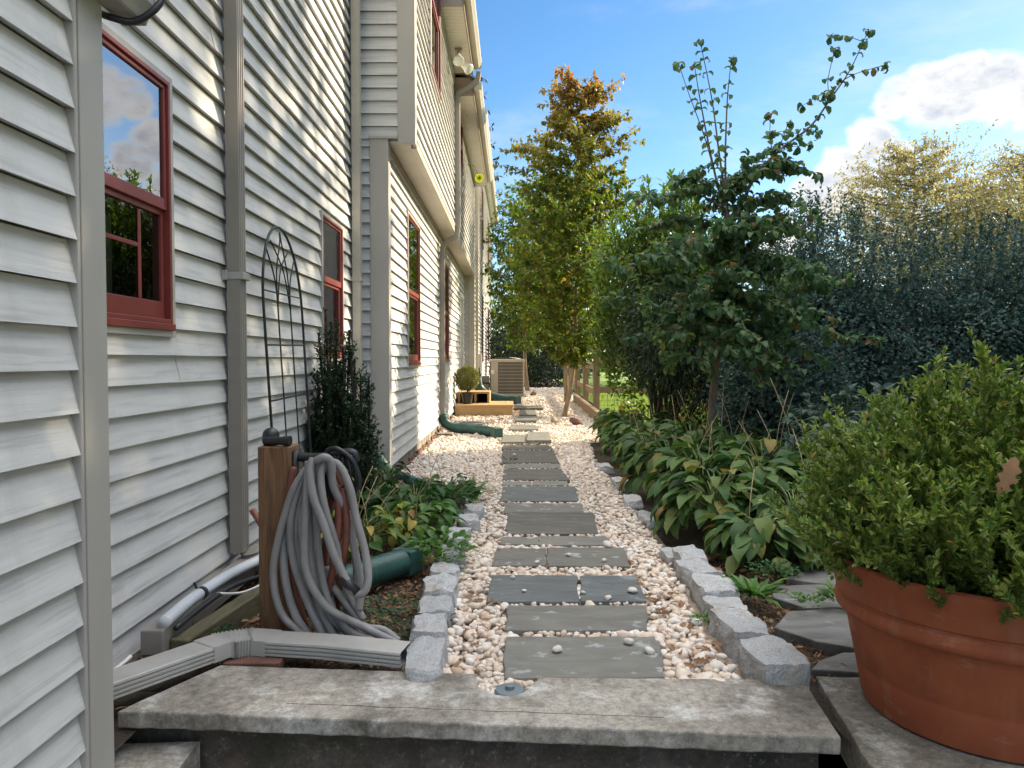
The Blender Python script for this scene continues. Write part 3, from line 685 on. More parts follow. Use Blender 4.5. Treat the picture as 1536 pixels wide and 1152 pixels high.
# ------------------------------------------------------------------ the house
house = thing('house', 'long beige clapboard house with red windows along the left of the path', 'house', (-2.2, 10, 0))
XN, XA, XB, XC, XD = -1.258, -1.565, -1.235, -.974, -1.0
YN, YR, YE, YD = 2.286, 7.36, 18.8, 33.5
def siding(mb, O, H, Nn, length, z0, z1, openings=(), exp=.1215, zoff=0.0, seed=0, piece=3.66):
    O, H, Nn = Vector(O), Vector(H), Vector(Nn); rnd = random.Random(seed)
    zc = z0-zoff; c = 0
    while zc < z1:
        a0 = -rnd.uniform(0, piece); cuts = {0.0, length}
        p = a0
        while p < length:
            if p > 0: cuts.add(p)
            p += piece
        seams = sorted(cuts)
        for k in range(len(seams)-1):
            s0, s1 = seams[k], seams[k+1]; o = .0013*(k % 2)+rnd.uniform(0, .0006)
            xs = {s0, s1}; 
            for (h0, h1, za, zb) in openings:
                for h in (h0, h1):
                    if s0 < h < s1: xs.add(h)
            m = max(1, int((s1-s0)/1.2)); 
            for i in range(1, m): xs.add(s0+(s1-s0)*i/m)
            xs = sorted(xs); dz = {x: rnd.uniform(-.0015, .0015) for x in xs}; do = {x: rnd.uniform(-.0015, .0015) for x in xs}
            for u, v in zip(xs[:-1], xs[1:]):
                if v-u < 1e-5: continue
                parts = [(max(zc, z0), min(zc+exp, z1))]
                for (h0, h1, za, zb) in openings:
                    if (u+v)/2 > h0 and (u+v)/2 < h1:
                        np_ = []
                        for lo, hi in parts:
                            if hi <= za or lo >= zb: np_.append((lo, hi)); continue
                            if lo < za: np_.append((lo, za))
                            if hi > zb: np_.append((zb, hi))
                        parts = np_
                for lo, hi in parts:
                    if hi-lo < .002: continue
                    def pt(h, z):
                        t = (z-zc)/exp; out = .028*(1-t)+.002+o+do[h]*(1-t)
                        # vinyl lap: a small round-over at the butt edge
                        w = O+H*h+Nn*out; return (w.x, w.y, z+dz[h]*(1 if z == lo else 0))
                    mb.quad(pt(u, lo), pt(v, lo), pt(v, hi), pt(u, hi))
                    if abs(lo-zc) < 1e-6:
                        q = lambda h: tuple(O+H*h+Nn*.0005)[:2]+(lo+.006+dz[h],)
                        mb.quad(q(u), q(v), pt(v, lo), pt(u, lo))
        zc += exp; c += 1

WIN = {  # y0, y1, z0, z1, zmid
    'a1': (2.46, 3.385, 1.36, 2.43, 1.88), 'a2': (6.08, 6.78, 1.25, 2.37, 1.86),
    'b1': (8.66, 9.72, 1.17, 2.88, 2.0), 'b2': (13.0, 14.0, 1.2, 2.9, 2.05),
    'c1': (8.72, 9.85, 4.58, 6.1, 5.45), 'c2': (13.1, 14.1, 4.65, 5.55, 5.1),
    'd1': (23.2, 24.4, 1.2, 3.2, 2.2), 'd2': (28.8, 30.2, 1.2, 3.2, 2.2), 'd3': (23.2, 24.4, 4.8, 6.6, 5.7), 'd4': (28.8, 30.2, 4.9, 6.6, 5.7)}
def ops(keys, y0): return [(WIN[k][0]-y0+.01, WIN[k][1]-y0-.01, WIN[k][2]+.01, WIN[k][3]-.01) for k in keys]
def wall(name, O, H, Nn, length, z0, z1, keys=(), y0=0, seed=0, zoff=0, extra=(), piece=3.66):
    mb = MB(); siding(mb, O, H, Nn, length, z0, z1, ops(keys, y0)+list(extra), seed=seed, zoff=zoff, piece=piece); return mb.build(name, m_sid, house)
wall('near_wall', (XN, -1.2, 0), (0, 1, 0), (1, 0, 0), YN+1.2-.142, -.62, 5.2, seed=1, zoff=.03, piece=30)
wall('side_wall', (XA, 2.32, 0), (0, 1, 0), (1, 0, 0), YR-2.32, .015, 6.3, ('a1', 'a2'), 2.32, seed=2, zoff=.01)
wall('return_wall', (XA, YR, 0), (1, 0, 0), (0, -1, 0), XB-XA-.02, .1, 3.33, seed=3)
wall('upper_return_wall', (XA, YR, 0), (1, 0, 0), (0, -1, 0), XC-XA-.02, 3.332, 6.6, seed=4)
DOOR = (17.1, 18.25, .42, 2.75)
wall('lower_wall', (XB, YR+.02, 0), (0, 1, 0), (1, 0, 0), YE-YR-.02, .15, 3.3, ('b1', 'b2'), YR+.02, seed=5, extra=[(DOOR[0]-YR-.02, DOOR[1]-YR-.02, DOOR[2], DOOR[3])])
wall('upper_wall', (XC, YR+.02, 0), (0, 1, 0), (1, 0, 0), YE-YR-.02, 3.36, 6.2, ('c1', 'c2'), YR+.02, seed=6)
wall('far_return_wall', (XB, YE, 0), (1, 0, 0), (0, -1, 0), XD-XB+.02, .2, 3.36, seed=7)
wall('far_wall', (XD, YE, 0), (0, 1, 0), (1, 0, 0), YD-YE, .25, 7.3, ('d1', 'd2', 'd3', 'd4'), YE, seed=8)
def house_core():
    mb = MB()   # sheathing just behind the siding, open behind the windows through the room boxes
    def sheath(X, y0, y1, z0, z1, keys):
        ys = sorted({y0, y1, *[WIN[k][0] for k in keys], *[WIN[k][1] for k in keys]}); zs = sorted({z0, z1, *[WIN[k][2] for k in keys], *[WIN[k][3] for k in keys]})
        for a, b in zip(ys[:-1], ys[1:]):
            for c, d in zip(zs[:-1], zs[1:]):
                m = ((a+b)/2, (c+d)/2)
                if any(WIN[k][0] < m[0] < WIN[k][1] and WIN[k][2] < m[1] < WIN[k][3] for k in keys): continue
                mb.quad((X-.012, a, c), (X-.012, b, c), (X-.012, b, d), (X-.012, a, d))
    sheath(XN, -1.2, YN-.001, -.62, 5.2, ()); sheath(XA, 2.0, YR+.01, -.1, 6.3, ('a1', 'a2')); sheath(XB, YR, YE, .1, 3.4, ('b1', 'b2')); sheath(XC, YR, YE, 3.3, 6.2, ('c1', 'c2')); sheath(XD, YE, YD, 0, 7.3, ('d1', 'd2', 'd3', 'd4'))
    mb.quad((XN, YN-.012, -.6), (XN, YN-.012, 5.2), (XA-.1, YN-.012, 5.2), (XA-.1, YN-.012, -.6))
    mb.quad((XA-.1, YR+.012, 0), (XB, YR+.012, 0), (XB, YR+.012, 3.4), (XA-.1, YR+.012, 3.4)); mb.quad((XA-.1, YR+.013, 3.3), (XC, YR+.013, 3.3), (XC, YR+.013, 6.6), (XA-.1, YR+.013, 6.6))
    mb.quad((-5, YD, 0), (XD, YD, 0), (XD, YD, 7.3), (-5, YD, 7.3)); mb.quad((-5, -1.2, -.6), (XN, -1.2, -.6), (XN, -1.2, 5.2), (-5, -1.2, 5.2))
    mb.quad((-5, -1.2, -.6), (-5, YD, -.6), (-5, YD, 7.3), (-5, -1.2, 7.3)); mb.quad((-5, YE-.02, 3.3), (XD, YE-.02, 3.3), (XD, YE-.02, 7.3), (-5, YE-.02, 7.3))
    mb.build('inner_wall', m_trim, house)
    mb = MB()
    mb.box(XB-.01, XB+.004, YR, YE, -.05, .15); mb.box(XA-.01, XA+.004, 2.3, YR-.004, -.05, .015); mb.box(XD-.01, XD+.004, YE+.004, YD, .0, .25); mb.build('foundation', m_conc_pale, house)
    mb = MB()
    for i in range(46):
        y = YR+.15+i*.215; 
        mb.box(XB+.006, XB+.03+.01*math.sin(i*5), y, y+.2, gz(y)-.04, gz(y)+.035+.02*math.sin(i*2.3))
    mb.build('brick_footing', m_brick, house, bevel=.004)
    mb = MB(); mb.box(XA+.002, XA+.035, 2.32, YR-.05, -.02, .016); mb.build('starter_strip', m_trim, house)
    # roofs
    mb = MB(); mb.quad((-.62, 9.9, 6.02), (-.62, 12.32, 6.02), (-5.2, 12.32, 8.6), (-5.2, 9.9, 8.6)); mb.quad((-.62, 12.34, 5.74), (-.62, 18.9, 5.74), (-5.2, 18.9, 8.4), (-5.2, 12.34, 8.4)); mb.quad((-.75, 18.7, 7.42), (-.75, YD+.2, 7.42), (-5.2, YD+.2, 9.6), (-5.2, 18.7, 9.6))
    mb.quad((XC-.02, -1.2, 6.2), (XC-.02, 9.9, 6.2), (-5.2, 9.9, 8.6), (-5.2, -1.2, 8.6)); mb.quad((XN, -1.2, 5.21), (XN, YN, 5.21), (-5.2, YN, 7.2), (-5.2, -1.2, 7.2))
    o = mb.build('roof', m_roof, house); s = o.modifiers.new('thick', 'SOLIDIFY'); s.thickness = .04; s.offset = 0
house_core()
def corner_boards():
    mb = MB(); mb.box(XN-.0, XN+.028, YN-.128, YN, -.62, 5.2); mb.box(XN, XN+.0335, YN-.158, YN-.143, -.62, 5.2); mb.box(XN-.12, XN-.0005, YN-.012, YN+.02, -.62, 5.2); mb.build('corner_board', m_trim, house, bevel=.004)
    mb = MB(); mb.box(XB-.15, XB+.03, YR-.034, YR-.0005, .12, 3.36); mb.box(XB+.0005, XB+.03, YR-.0003, YR+.10, .12, 3.30); mb.build('corner_board', m_trim, house, bevel=.004)
    mb = MB(); mb.box(XC-.14, XC+.03, YR-.036, YR-.0005, 3.28, 6.6); mb.box(XC+.0005, XC+.03, YR-.0003, YR+.10, 3.28, 6.2); mb.build('corner_board', m_trim, house, bevel=.004)
    mb = MB(); mb.box(XD-.12, XD+.03, YE-.034, YE-.0005, .2, 3.36); mb.box(XD+.0005, XD+.03, YE-.0003, YE+.12, .2, 7.3); mb.build('corner_board', m_gutter, house, bevel=.004)
    mb = MB(); mb.box(XD, XD+.03, YD-.12, YD, .2, 7.3); mb.build('corner_board', m_gutter, house)
    # soffit under the overhang: ribbed vinyl panels, with fascia edge and frieze
    mb = MB(); y = YR+.0
    while y < YE: mb.box(XB+.03, XC-.03, y, min(y+.094, YE), 3.300, 3.312); mb.box(XB+.03, XC-.03, y+.094, y+.1, 3.304, 3.312); y += .1
    mb.build('soffit', m_soffit, house)
    mb = MB(); mb.box(XC-.03, XC+.026, YR+.1005, YE, 3.27, 3.355); mb.build('overhang_trim', m_gutter, house, bevel=.004)
    mb = MB(); mb.box(XB+.002, XB+.03, YR+.1005, YE, 3.2, 3.2985); mb.build('frieze_board', m_fascia, house, bevel=.003)
    # the little flashing cap over the lower corner
    mb = MB(); mb.box(XB-.16, XC-.1405, YR-.05, YR-.037, 3.33, 3.355); mb.build('flashing', m_trim, house)
corner_boards()
def eave(y0, y1, z, xo, xw, name_end=True):
    """boxed eave: soffit, fascia, gutter"""
    mb = MB(); y = y0
    while y < y1: mb.box(xw+.02, xo-.002, y, min(y+.094, y1), z-.22, z-.208); mb.box(xw+.02, xo-.002, min(y+.094, y1-.001), min(y+.1, y1), z-.216, z-.208); y += .1
    mb.build('eave_soffit', m_soffit, house)
    mb = MB(); mb.box(xo-.001, xo+.02, y0, y1, z-.23, z+.0); mb.box(xw, xo-.002, y0-.02, y0-.0005, z-.23, z+.06); mb.box(xw, xo-.002, y1+.0005, y1+.02, z-.23, z+.04); mb.build('fascia', m_fascia, house)
    g = MB(); prof = [(0, 0), (.085, 0), (.10, .03), (.125, .07), (.13, .12), (.118, .12), (.112, .075), (.09, .045), (.078, .012), (.012, .012), (.012, .12), (0, .12)]
    n = len(prof); V = [(xo+.021+a, yy, z-.14+b) for yy in (y0-.03, y1+.03) for a, b in prof]
    g.add(V, [[j, (j+1) % n, n+(j+1) % n, n+j] for j in range(n)] + [list(range(n)), [n+i for i in range(n)][::-1]])
    g.box(xo+.022, xo+.148, y1+.0305, y1+.034, z-.14, z-.02); g.box(xo+.022, xo+.148, y0-.034, y0-.0305, z-.14, z-.02)
    g.build('gutter', m_gutter, house)
eave(9.95, 12.25, 6.02, -.66, XC); eave(12.4, 18.75, 5.72, -.66, XC); eave(18.9, YD+.1, 7.42, -.80, XD)
PROF = [(-.05, -.036), (.05, -.036), (.05, .036), (.036, .036), (.031, .025), (.022, .025), (.017, .036), (.006, .036), (.001, .025), (-.006, .025), (-.011, .036), (-.024, .036), (-.029, .025), (-.038, .025), (-.042, .036), (-.05, .036)]
def sc_prof(k): return [(a*k, b*k) for a, b in PROF]
def spouts():
    # downspout on the side wall, ribbed face turned to the path
    def vertical(name, X, Y, z0, z1, mat, k=1.0, swap=False):
        mb = MB(); pr = sc_prof(k); n = len(pr)
        V = [(X+b, Y+a, z) for z in (z0, z1) for a, b in pr]; mb.add(V, [[j, n+j, n+(j+1) % n, (j+1) % n] for j in range(n)] + [list(range(n)), [n+i for i in range(n)][::-1]]); return mb.build(name, mat, house)
    d = vertical('downspout', XA+.075, 4.07, .16, 6.1, m_spoutgrey, .96)
    mb = MB(); mb.box(XA+.035, XA+.132, 4.017, 4.123, 1.63, 1.668); mb.box(XA+.02, XA+.05, 3.996, 4.0165, 1.625, 1.675); mb.build('strap', m_galv, d, bevel=.003)
    d = vertical('downspout', XA+.075, 7.22, .75, 6.2, m_gutter, 1.0)
    mb = MB(); mb.box(XA+.03, XA+.118, 7.163, 7.277, 1.95, 1.99); mb.build('strap', m_gutter, d)
    mb = MB(); mb.box(XA+.036, XA+.114, 7.167, 7.273, .15, .7501); mb.build('downspout_foot', m_gutter, house)
    # offset downspout from the first eave back under the overhang
    Y = 12.36
    path = [(-.56, Y, 5.86), (-.58, Y, 5.72), (-.70, Y, 5.62), (XC+.07, Y, 5.50), (XC+.07, Y, 5.38), (XC+.07, Y, 4.4), (XC+.07, Y, 3.38), (XC+.05, Y, 3.22), (XB+.16, Y, 3.12), (XB+.085, Y, 3.05), (XB+.075, Y, 2.9), (XB+.075, Y, 1.5), (XB+.075, Y, .26)]
    mb = MB(); rect = [(-.052, -.04), (.052, -.04), (.052, .04), (-.052, .04)]; mb.sweep([(b, a) for a, b in rect], path, up=(0, 1, 0)); mb.build('downspout', m_spoutgrey, house, bevel=.008)
    vertical('downspout', XD+.07, 19.3, .45, 7.3, m_gutter, 1.0)
spouts()
def window(key, X, screen=True, grid=False):
    y0, y1, z0, z1, zm = WIN[key]; mb = MB(); w = .020; xo = X+.040
    def ring(mb, a0, a1, b0, b1, t, x0, x1, bot=None):
        bt = t if bot is None else bot
        mb.box(x0, x1, a0, a0+t, b0, b1); mb.box(x0, x1, a1-t, a1, b0, b1); mb.box(x0, x1, a0+t, a1-t, b0, b0+bt); mb.box(x0, x1, a0+t, a1-t, b1-t, b1)
    ring(mb, y0, y1, z0, z1, w, X-.09, xo)
    mb.box(xo-.02, xo+.012, y0+.0, y1-.0, z0-.03, z0-.0005)
    fr = mb.build('window', m_red, house, bevel=.003)
    t = MB(); ring(t, y0-.028, y1+.028, z0-.058, z1+.026, .0275, X+.002, X+.038); t.build('casing_trim', m_trim, fr, bevel=.002)
    s = MB(); ring(s, y0+w+.002, y1-w-.002, zm-.02, z1-w-.002, .018, X+.002, X+.028, .05); s.build('sash', m_red, fr, bevel=.003)
    s = MB(); ring(s, y0+w+.002, y1-w-.002, z0+w+.002, zm-.0205, .024, X-.012, X+.012, .075); 
    if grid:
        ym = y0+(y1-y0)*.42; s.box(X+.001, X+.006, ym-.010, ym+.010, z0+.1, zm-.05); s.box(X+.001, X+.0055, y0+.06, y1-.22, (z0+zm)/2+.05, (z0+zm)/2+.068); s.box(X+.001, X+.0065, y1-.24, y1-.215, z0+.1, zm-.05)
    s.build('sash', m_red, fr, bevel=.003)
    g = MB(); g.quad((X+.018, y0+.03, zm), (X+.018, y1-.03, zm), (X+.018, y1-.03, z1-.03), (X+.018, y0+.03, z1-.03)); g.build('pane', m_glass, fr)
    g = MB(); g.quad((X, y0+.03, z0+.08), (X, y1-.03, z0+.08), (X, y1-.03, zm-.03), (X, y0+.03, zm-.03)); g.build('pane', m_screen, fr)
    r = MB(); r.quad((X-.5, y0, z0), (X-.5, y1, z0), (X-.5, y1, z1), (X-.5, y0, z1)); r.quad((X-.5, y1, z0), (X-.09, y1, z0), (X-.09, y1, z1), (X-.5, y1, z1)); r.quad((X-.5, y0, z0), (X-.09, y0, z0), (X-.09, y0, z1), (X-.5, y0, z1)); r.quad((X-.5, y0, z0), (X-.09, y0, z0), (X-.09, y1, z0), (X-.5, y1, z0)); r.quad((X-.5, y0, z1), (X-.09, y0, z1), (X-.09, y1, z1), (X-.5, y1, z1)); r.build('room', m_unlit, fr)
    if grid:
        b = MB(); b.box(X-.42, X-.2, y1-.2, y1-.06, z0+.06, zm-.05); b.build('curtain', m_blind, fr)
    if key in ('b1', 'c1', 'a2'):
        b = MB()
        zz = zm-.06 if key != 'a2' else z1-.1; lo = z0+.12 if key != 'a2' else zm
        while zz > lo: b.obox((X-.16, (y0+y1)/2, zz), (1, 0, .5), (0, 1, 0), (-.5, 0, 1), .03, y1-y0-.16, .002); zz -= .028
        b.build('blind', m_blind, fr)
for k, X in (('a1', XA), ('a2', XA), ('b1', XB), ('b2', XB), ('c1', XC), ('c2', XC), ('d1', XD), ('d2', XD), ('d3', XD), ('d4', XD)): window(k, X, grid=(k == 'a1'))
def house_bits():
    y0, y1, z0, z1 = DOOR; mb = MB(); mb.box(XB-.05, XB+.04, y0, y0+.09, z0, z1); mb.box(XB-.05, XB+.04, y1-.09, y1, z0, z1); mb.box(XB-.05, XB+.04, y0+.09, y1-.09, z1-.1, z1)
    mb.box(XB-.05, XB-.03, y0+.09, y1-.09, z0, z1-.1); d = mb.build('door', m_white, house, bevel=.004)
    mb = MB(); mb.tube([(XB-.03, y0+.16, 1.4), (XB+.02, y0+.16, 1.4)], .012, 8); mb.tube([(XB+.02, y0+.16, 1.4), (XB+.025, y0+.26, 1.4)], .01, 8); mb.build('handle', m_galv, d)
    # flood lights under the first eave
    mb = MB(); p = Vector((XC+.16, 11.3, 5.79)); mb.box(p.x-.05, p.x+.05, p.y-.05, p.y+.05, p.z-.03, p.z+.008); mb.tube([p, p+Vector((0, -.08, -.10))], .014, 8); mb.tube([p, p+Vector((.03, .1, -.14))], .014, 8); fl = mb.build('flood_light', m_fascia, house)
    for q, dr in ((p+Vector((0, -.08, -.1)), Vector((.1, -.55, -.8))), (p+Vector((.04, .12, -.16)), Vector((.7, -.3, -.6)))):
        dr.normalize(); mb = MB(); pts = [q+dr*t for t in (0, .03, .08, .13, .17, .18)]; mb.tube(pts, [.03, .04, .05, .075, .082, .06], 20); mb.build('bulb', m_lamp, fl, smooth=True)
    # gutter end and black cable above the near corner
    mb = MB(); a = at(178, -12, 2.25); 
    prof = [(a*.72, b*.8) for a, b in [(0, 0), (.10, 0), (.115, .03), (.14, .07), (.145, .12), (0, .12)]]; n = 6
    V = [(XN+.02+a_, yy, 2.262+b_) for yy in (2.1, 2.42) for a_, b_ in prof]
    mb.add(V, [[j, (j+1) % n, n+(j+1) % n, n+j] for j in range(n)] + [list(range(n)), [n+i for i in range(n)][::-1]])
    mb.build('gutter_end', m_galv, house, bevel=.004)
    mb = MB(); mb.tube(spline([(XN+.17, 2.40, 2.44), (XN+.16, 2.41, 2.36), (XN+.14, 2.38, 2.29), (XN+.085, 2.36, 2.245), (XN+.03, 2.33, 2.245), (XN-.02, 2.35, 2.27)], 8), .011, 8); mb.build('cable', m_black, house, smooth=True)
    # meters and pipes on the far wall
    mb = MB(); mb.box(XD+.02, XD+.16, 20.0, 20.28, 1.0, 1.36); mb.box(XD+.02, XD+.12, 20.45, 20.65, .75, 1.0); mb.build('meter_box', m_galv, house, bevel=.008)
    mb = MB(); mb.tube([(XD+.08, 20.1, 1.0), (XD+.08, 20.1, .2)], .022, 8); mb.tube([(XD+.08, 20.55, .75), (XD+.09, 20.6, .2)], .03, 8); mb.tube(spline([(XD+.08, 20.3, .9), (XD+.16, 20.6, .6), (XD+.3, 21, .55)], 6), .025, 8); mb.build('service_pipe', m_black, house)
house_bits()
def ornament():
    p = at(719, 267, 15.6); o = thing('flower_ornament', 'bright yellow-green flower ornament hanging by the far downspout', 'ornament', p)
    mb = MB(); n = 14; a = np.arange(n)*2*np.pi/n
    D = np.stack([np.cos(a), np.zeros(n)-.25, np.sin(a)], 1); leaves(mb, np.tile(np.array(p), (n, 1)), D, np.tile([0, -1., .0], (n, 1)), .1, .06, .4, R3, .2, True); mb.build('petal_ring', m_yelflower, o)
    mb = MB(); mb.lathe([(0, -.02), (.028, -.01), (.03, .01), (0, .025)], p+Vector((0, -.02, 0)), 14); mb.build('flower_centre', m_l_top, o)
    mb = MB(); mb.tube([p+Vector((0, .01, 0)), p+Vector((-.1, .05, .25)), Vector((XC+.03, 15.7, p.z+.3))], .006, 6); mb.build('hook', m_iron, o)
ornament()

# ------------------------------------------------------------------ things by the near wall
def hose_post():
    x0, x1, y0, y1 = -1.112, -.968, 3.26, 3.404
    o = thing('hose_post', 'square brown treated-wood post with a knot, carrying the coiled hoses', 'post', ((x0+x1)/2, (y0+y1)/2, 0))
    mb = MB(); mb.box(x0, x1, y0, y1, -.05, .822); mb.build('post', m_post, o, bevel=.005)
    c = Vector((x1, (y0+y1)/2-.01, .77)); mb = MB()
    mb.box(x1+.0005, x1+.016, y0+.02, y1-.02, .58, .80)
    mb.tube(spline([c+Vector((.01, 0, 0)), c+Vector((.12, 0, .0)), c+Vector((.25, 0, .02)), c+Vector((.27, 0, -.02))], 6), .02, 8)
    for k in range(5):
        a = -.6+k*.3; q = c+Vector((.22, -.03, -.06)); mb.tube(spline([q+Vector((.035*math.sin(a*2), 0, .07)), q+Vector((.075*math.sin(a*1.6), -.015, 0)), q+Vector((.05*math.sin(a*2.2), 0, -.09))], 5), .009, 6)
    mb.tube(spline([c+Vector((.15, -.03, .03)), c+Vector((.2, -.04, .04)), c+Vector((.27, -.04, -.02)), c+Vector((.29, -.04, -.12)), c+Vector((.22, -.04, -.19)), c+Vector((.16, -.04, -.14)), c+Vector((.15, -.03, .03))], 6), .012, 8)
    mb.build('hose_hanger', m_iron, o, smooth=True)
    # hose-guide sprinkler head lying on the post
    s = thing('hose_nozzle', 'black ball-shaped hose nozzle with a short barrel lying on the wooden post', 'nozzle', (-1.06, 3.33, .824))
    mb = MB(); V, Fs = ico(3); mb.add(V*np.array([.037, .037, .036])+np.array([-1.075, 3.33, .865]), Fs); mb.lathe([(0, 0), (.03, 0), (.034, .012), (.026, .02), (0, .02)], (-1.075, 3.33, .823), 20); mb.build('ball_head', m_black, s, smooth=True)
    mb = MB(); mb.tube([(-1.095, 3.30, .846), (-1.0, 3.285, .846)], .0185, 16); mb.tube([(-1.003, 3.2855, .846), (-.975, 3.281, .846)], .0225, 16); mb.build('barrel', m_black, s, auto=40)
hose_post()
def hoses():
    def S(pts, base=3.2): return [at(x, y, base+d) for x, y, d in pts]
    r = .0168
    strands = [
        [(462, 700, .02), (440, 735, -.02), (420, 800, -.03), (410, 860, -.03), (420, 915, -.04), (445, 945, -.06), (478, 965, -.08)],
        [(470, 694, .03), (452, 720, .0), (436, 780, -.02), (440, 840, -.03), (460, 900, -.05), (486, 958, -.08)],
        [(463, 692, -.03), (461, 730, -.06), (457, 800, -.08), (460, 860, -.09), (490, 910, -.10), (540, 938, -.12), (585, 960, -.14), (600, 968, -.15)],
        [(470, 688, -.05), (465, 705, -.07), (470, 745, -.09), (485, 785, -.10), (500, 830, -.11), (515, 862, -.12), (530, 887, -.13), (545, 889, -.13), (552, 868, -.11), (548, 830, -.08), (535, 780, -.04), (524, 730, -.02), (508, 698, .0), (493, 695, .0), (483, 706, -.02)],
        [(468, 696, .0), (476, 690, -.06), (487, 686, -.07), (497, 695, -.05), (500, 730, -.03), (520, 770, -.01), (533, 830, -.02), (541, 880, -.03), (538, 915, -.05)],
        [(486, 692, -.04), (481, 715, -.06), (487, 760, -.07), (505, 820, -.05), (520, 880, -.03), (545, 930, -.05)],
        [(455, 705, .05), (447, 760, .02), (450, 830, .0), (462, 890, -.02), (475, 940, -.04)],
        [(478, 700, .02), (474, 760, -.02), (478, 830, -.04), (492, 900, -.06), (520, 945, -.08), (560, 962, -.1)],
        [(492, 700, .05), (506, 740, .05), (527, 800, .04), (535, 860, .03), (528, 920, .02), (540, 950, .0)],
        [(460, 712, .04), (452, 790, .0), (466, 870, -.03), (500, 930, -.05), (540, 955, -.07), (590, 966, -.09)],
        [(500, 880, -.02), (530, 920, -.04), (548, 940, -.06), (575, 945, -.06), (598, 962, -.07)],
        [(470, 870, .0), (480, 930, -.04), (500, 958, -.06), (522, 962, -.06)],
        [(505, 860, .03), (522, 920, .02), (533, 955, .0)],
        [(488, 850, .03), (500, 920, .0), (512, 960, -.03)],
        [(466, 698, .0), (452, 740, .01), (443, 800, .0), (450, 860, -.01), (472, 915, -.03), (498, 955, -.06)], [(474, 692, .01), (466, 740, -.01), (464, 800, -.02), (470, 860, -.03), (484, 920, -.05), (505, 960, -.08)],
        [(458, 705, .03), (438, 750, .02), (426, 810, .0), (428, 870, -.02), (444, 925, -.04), (470, 960, -.06)]]
    h = thing('garden_hose', 'thick grey garden hose hung in many loops on the wooden post', 'hose', at(480, 960, 3.2))
    mb = MB()
    for st in strands: mb.tube(spline(S(st), 9), r*random.uniform(.92, 1.03), 12)
    mb.build('hose_loop', m_hose, h, smooth=True)
    mb = MB(); mb.tube(S([(512, 866, -.12), (536, 889, -.13)]), r*1.22, 14); mb.build('coupling', m_black, h, smooth=True)
    mb = MB()
    for st in ([(440, 700, .06), (432, 770, .03), (436, 840, .03), (446, 900, .02), (462, 950, .02)], [(505, 728, .0), (508, 780, -.03), (502, 840, -.04), (492, 900, -.02), (498, 950, .0)], [(514, 732, .0), (520, 790, -.03), (513, 850, -.03), (505, 910, .05), (508, 955, .04)], [(498, 740, .09), (490, 800, .09), (486, 860, .09)], [(466, 720, .08), (480, 700, .08), (500, 705, .07), (512, 730, .07)]):
        mb.tube(spline(S(st), 8), .0165, 10)
    tag(mb.build('garden_hose', m_rusthose, smooth=True), 'rust red garden hose hanging behind the grey loops', 'hose')
hoses()
def corrugated(mb, path, r, pitch=.022, amp=.06, n=18):
    P = spline(path, 40); L = 0; pts = [P[0]]; rr = []
    out = [P[0]]
    for a, b in zip(P[:-1], P[1:]):
        m = max(1, int((b-a).length/(pitch/4)))
        for k in range(1, m+1): out.append(a+(b-a)*k/m)
    s = 0; rs = []
    for i, p in enumerate(out):
        if i: s += (p-out[i-1]).length
        rs.append(r*(1+amp*math.sin(2*math.pi*s/pitch)))
    mb.tube(out, rs, n)
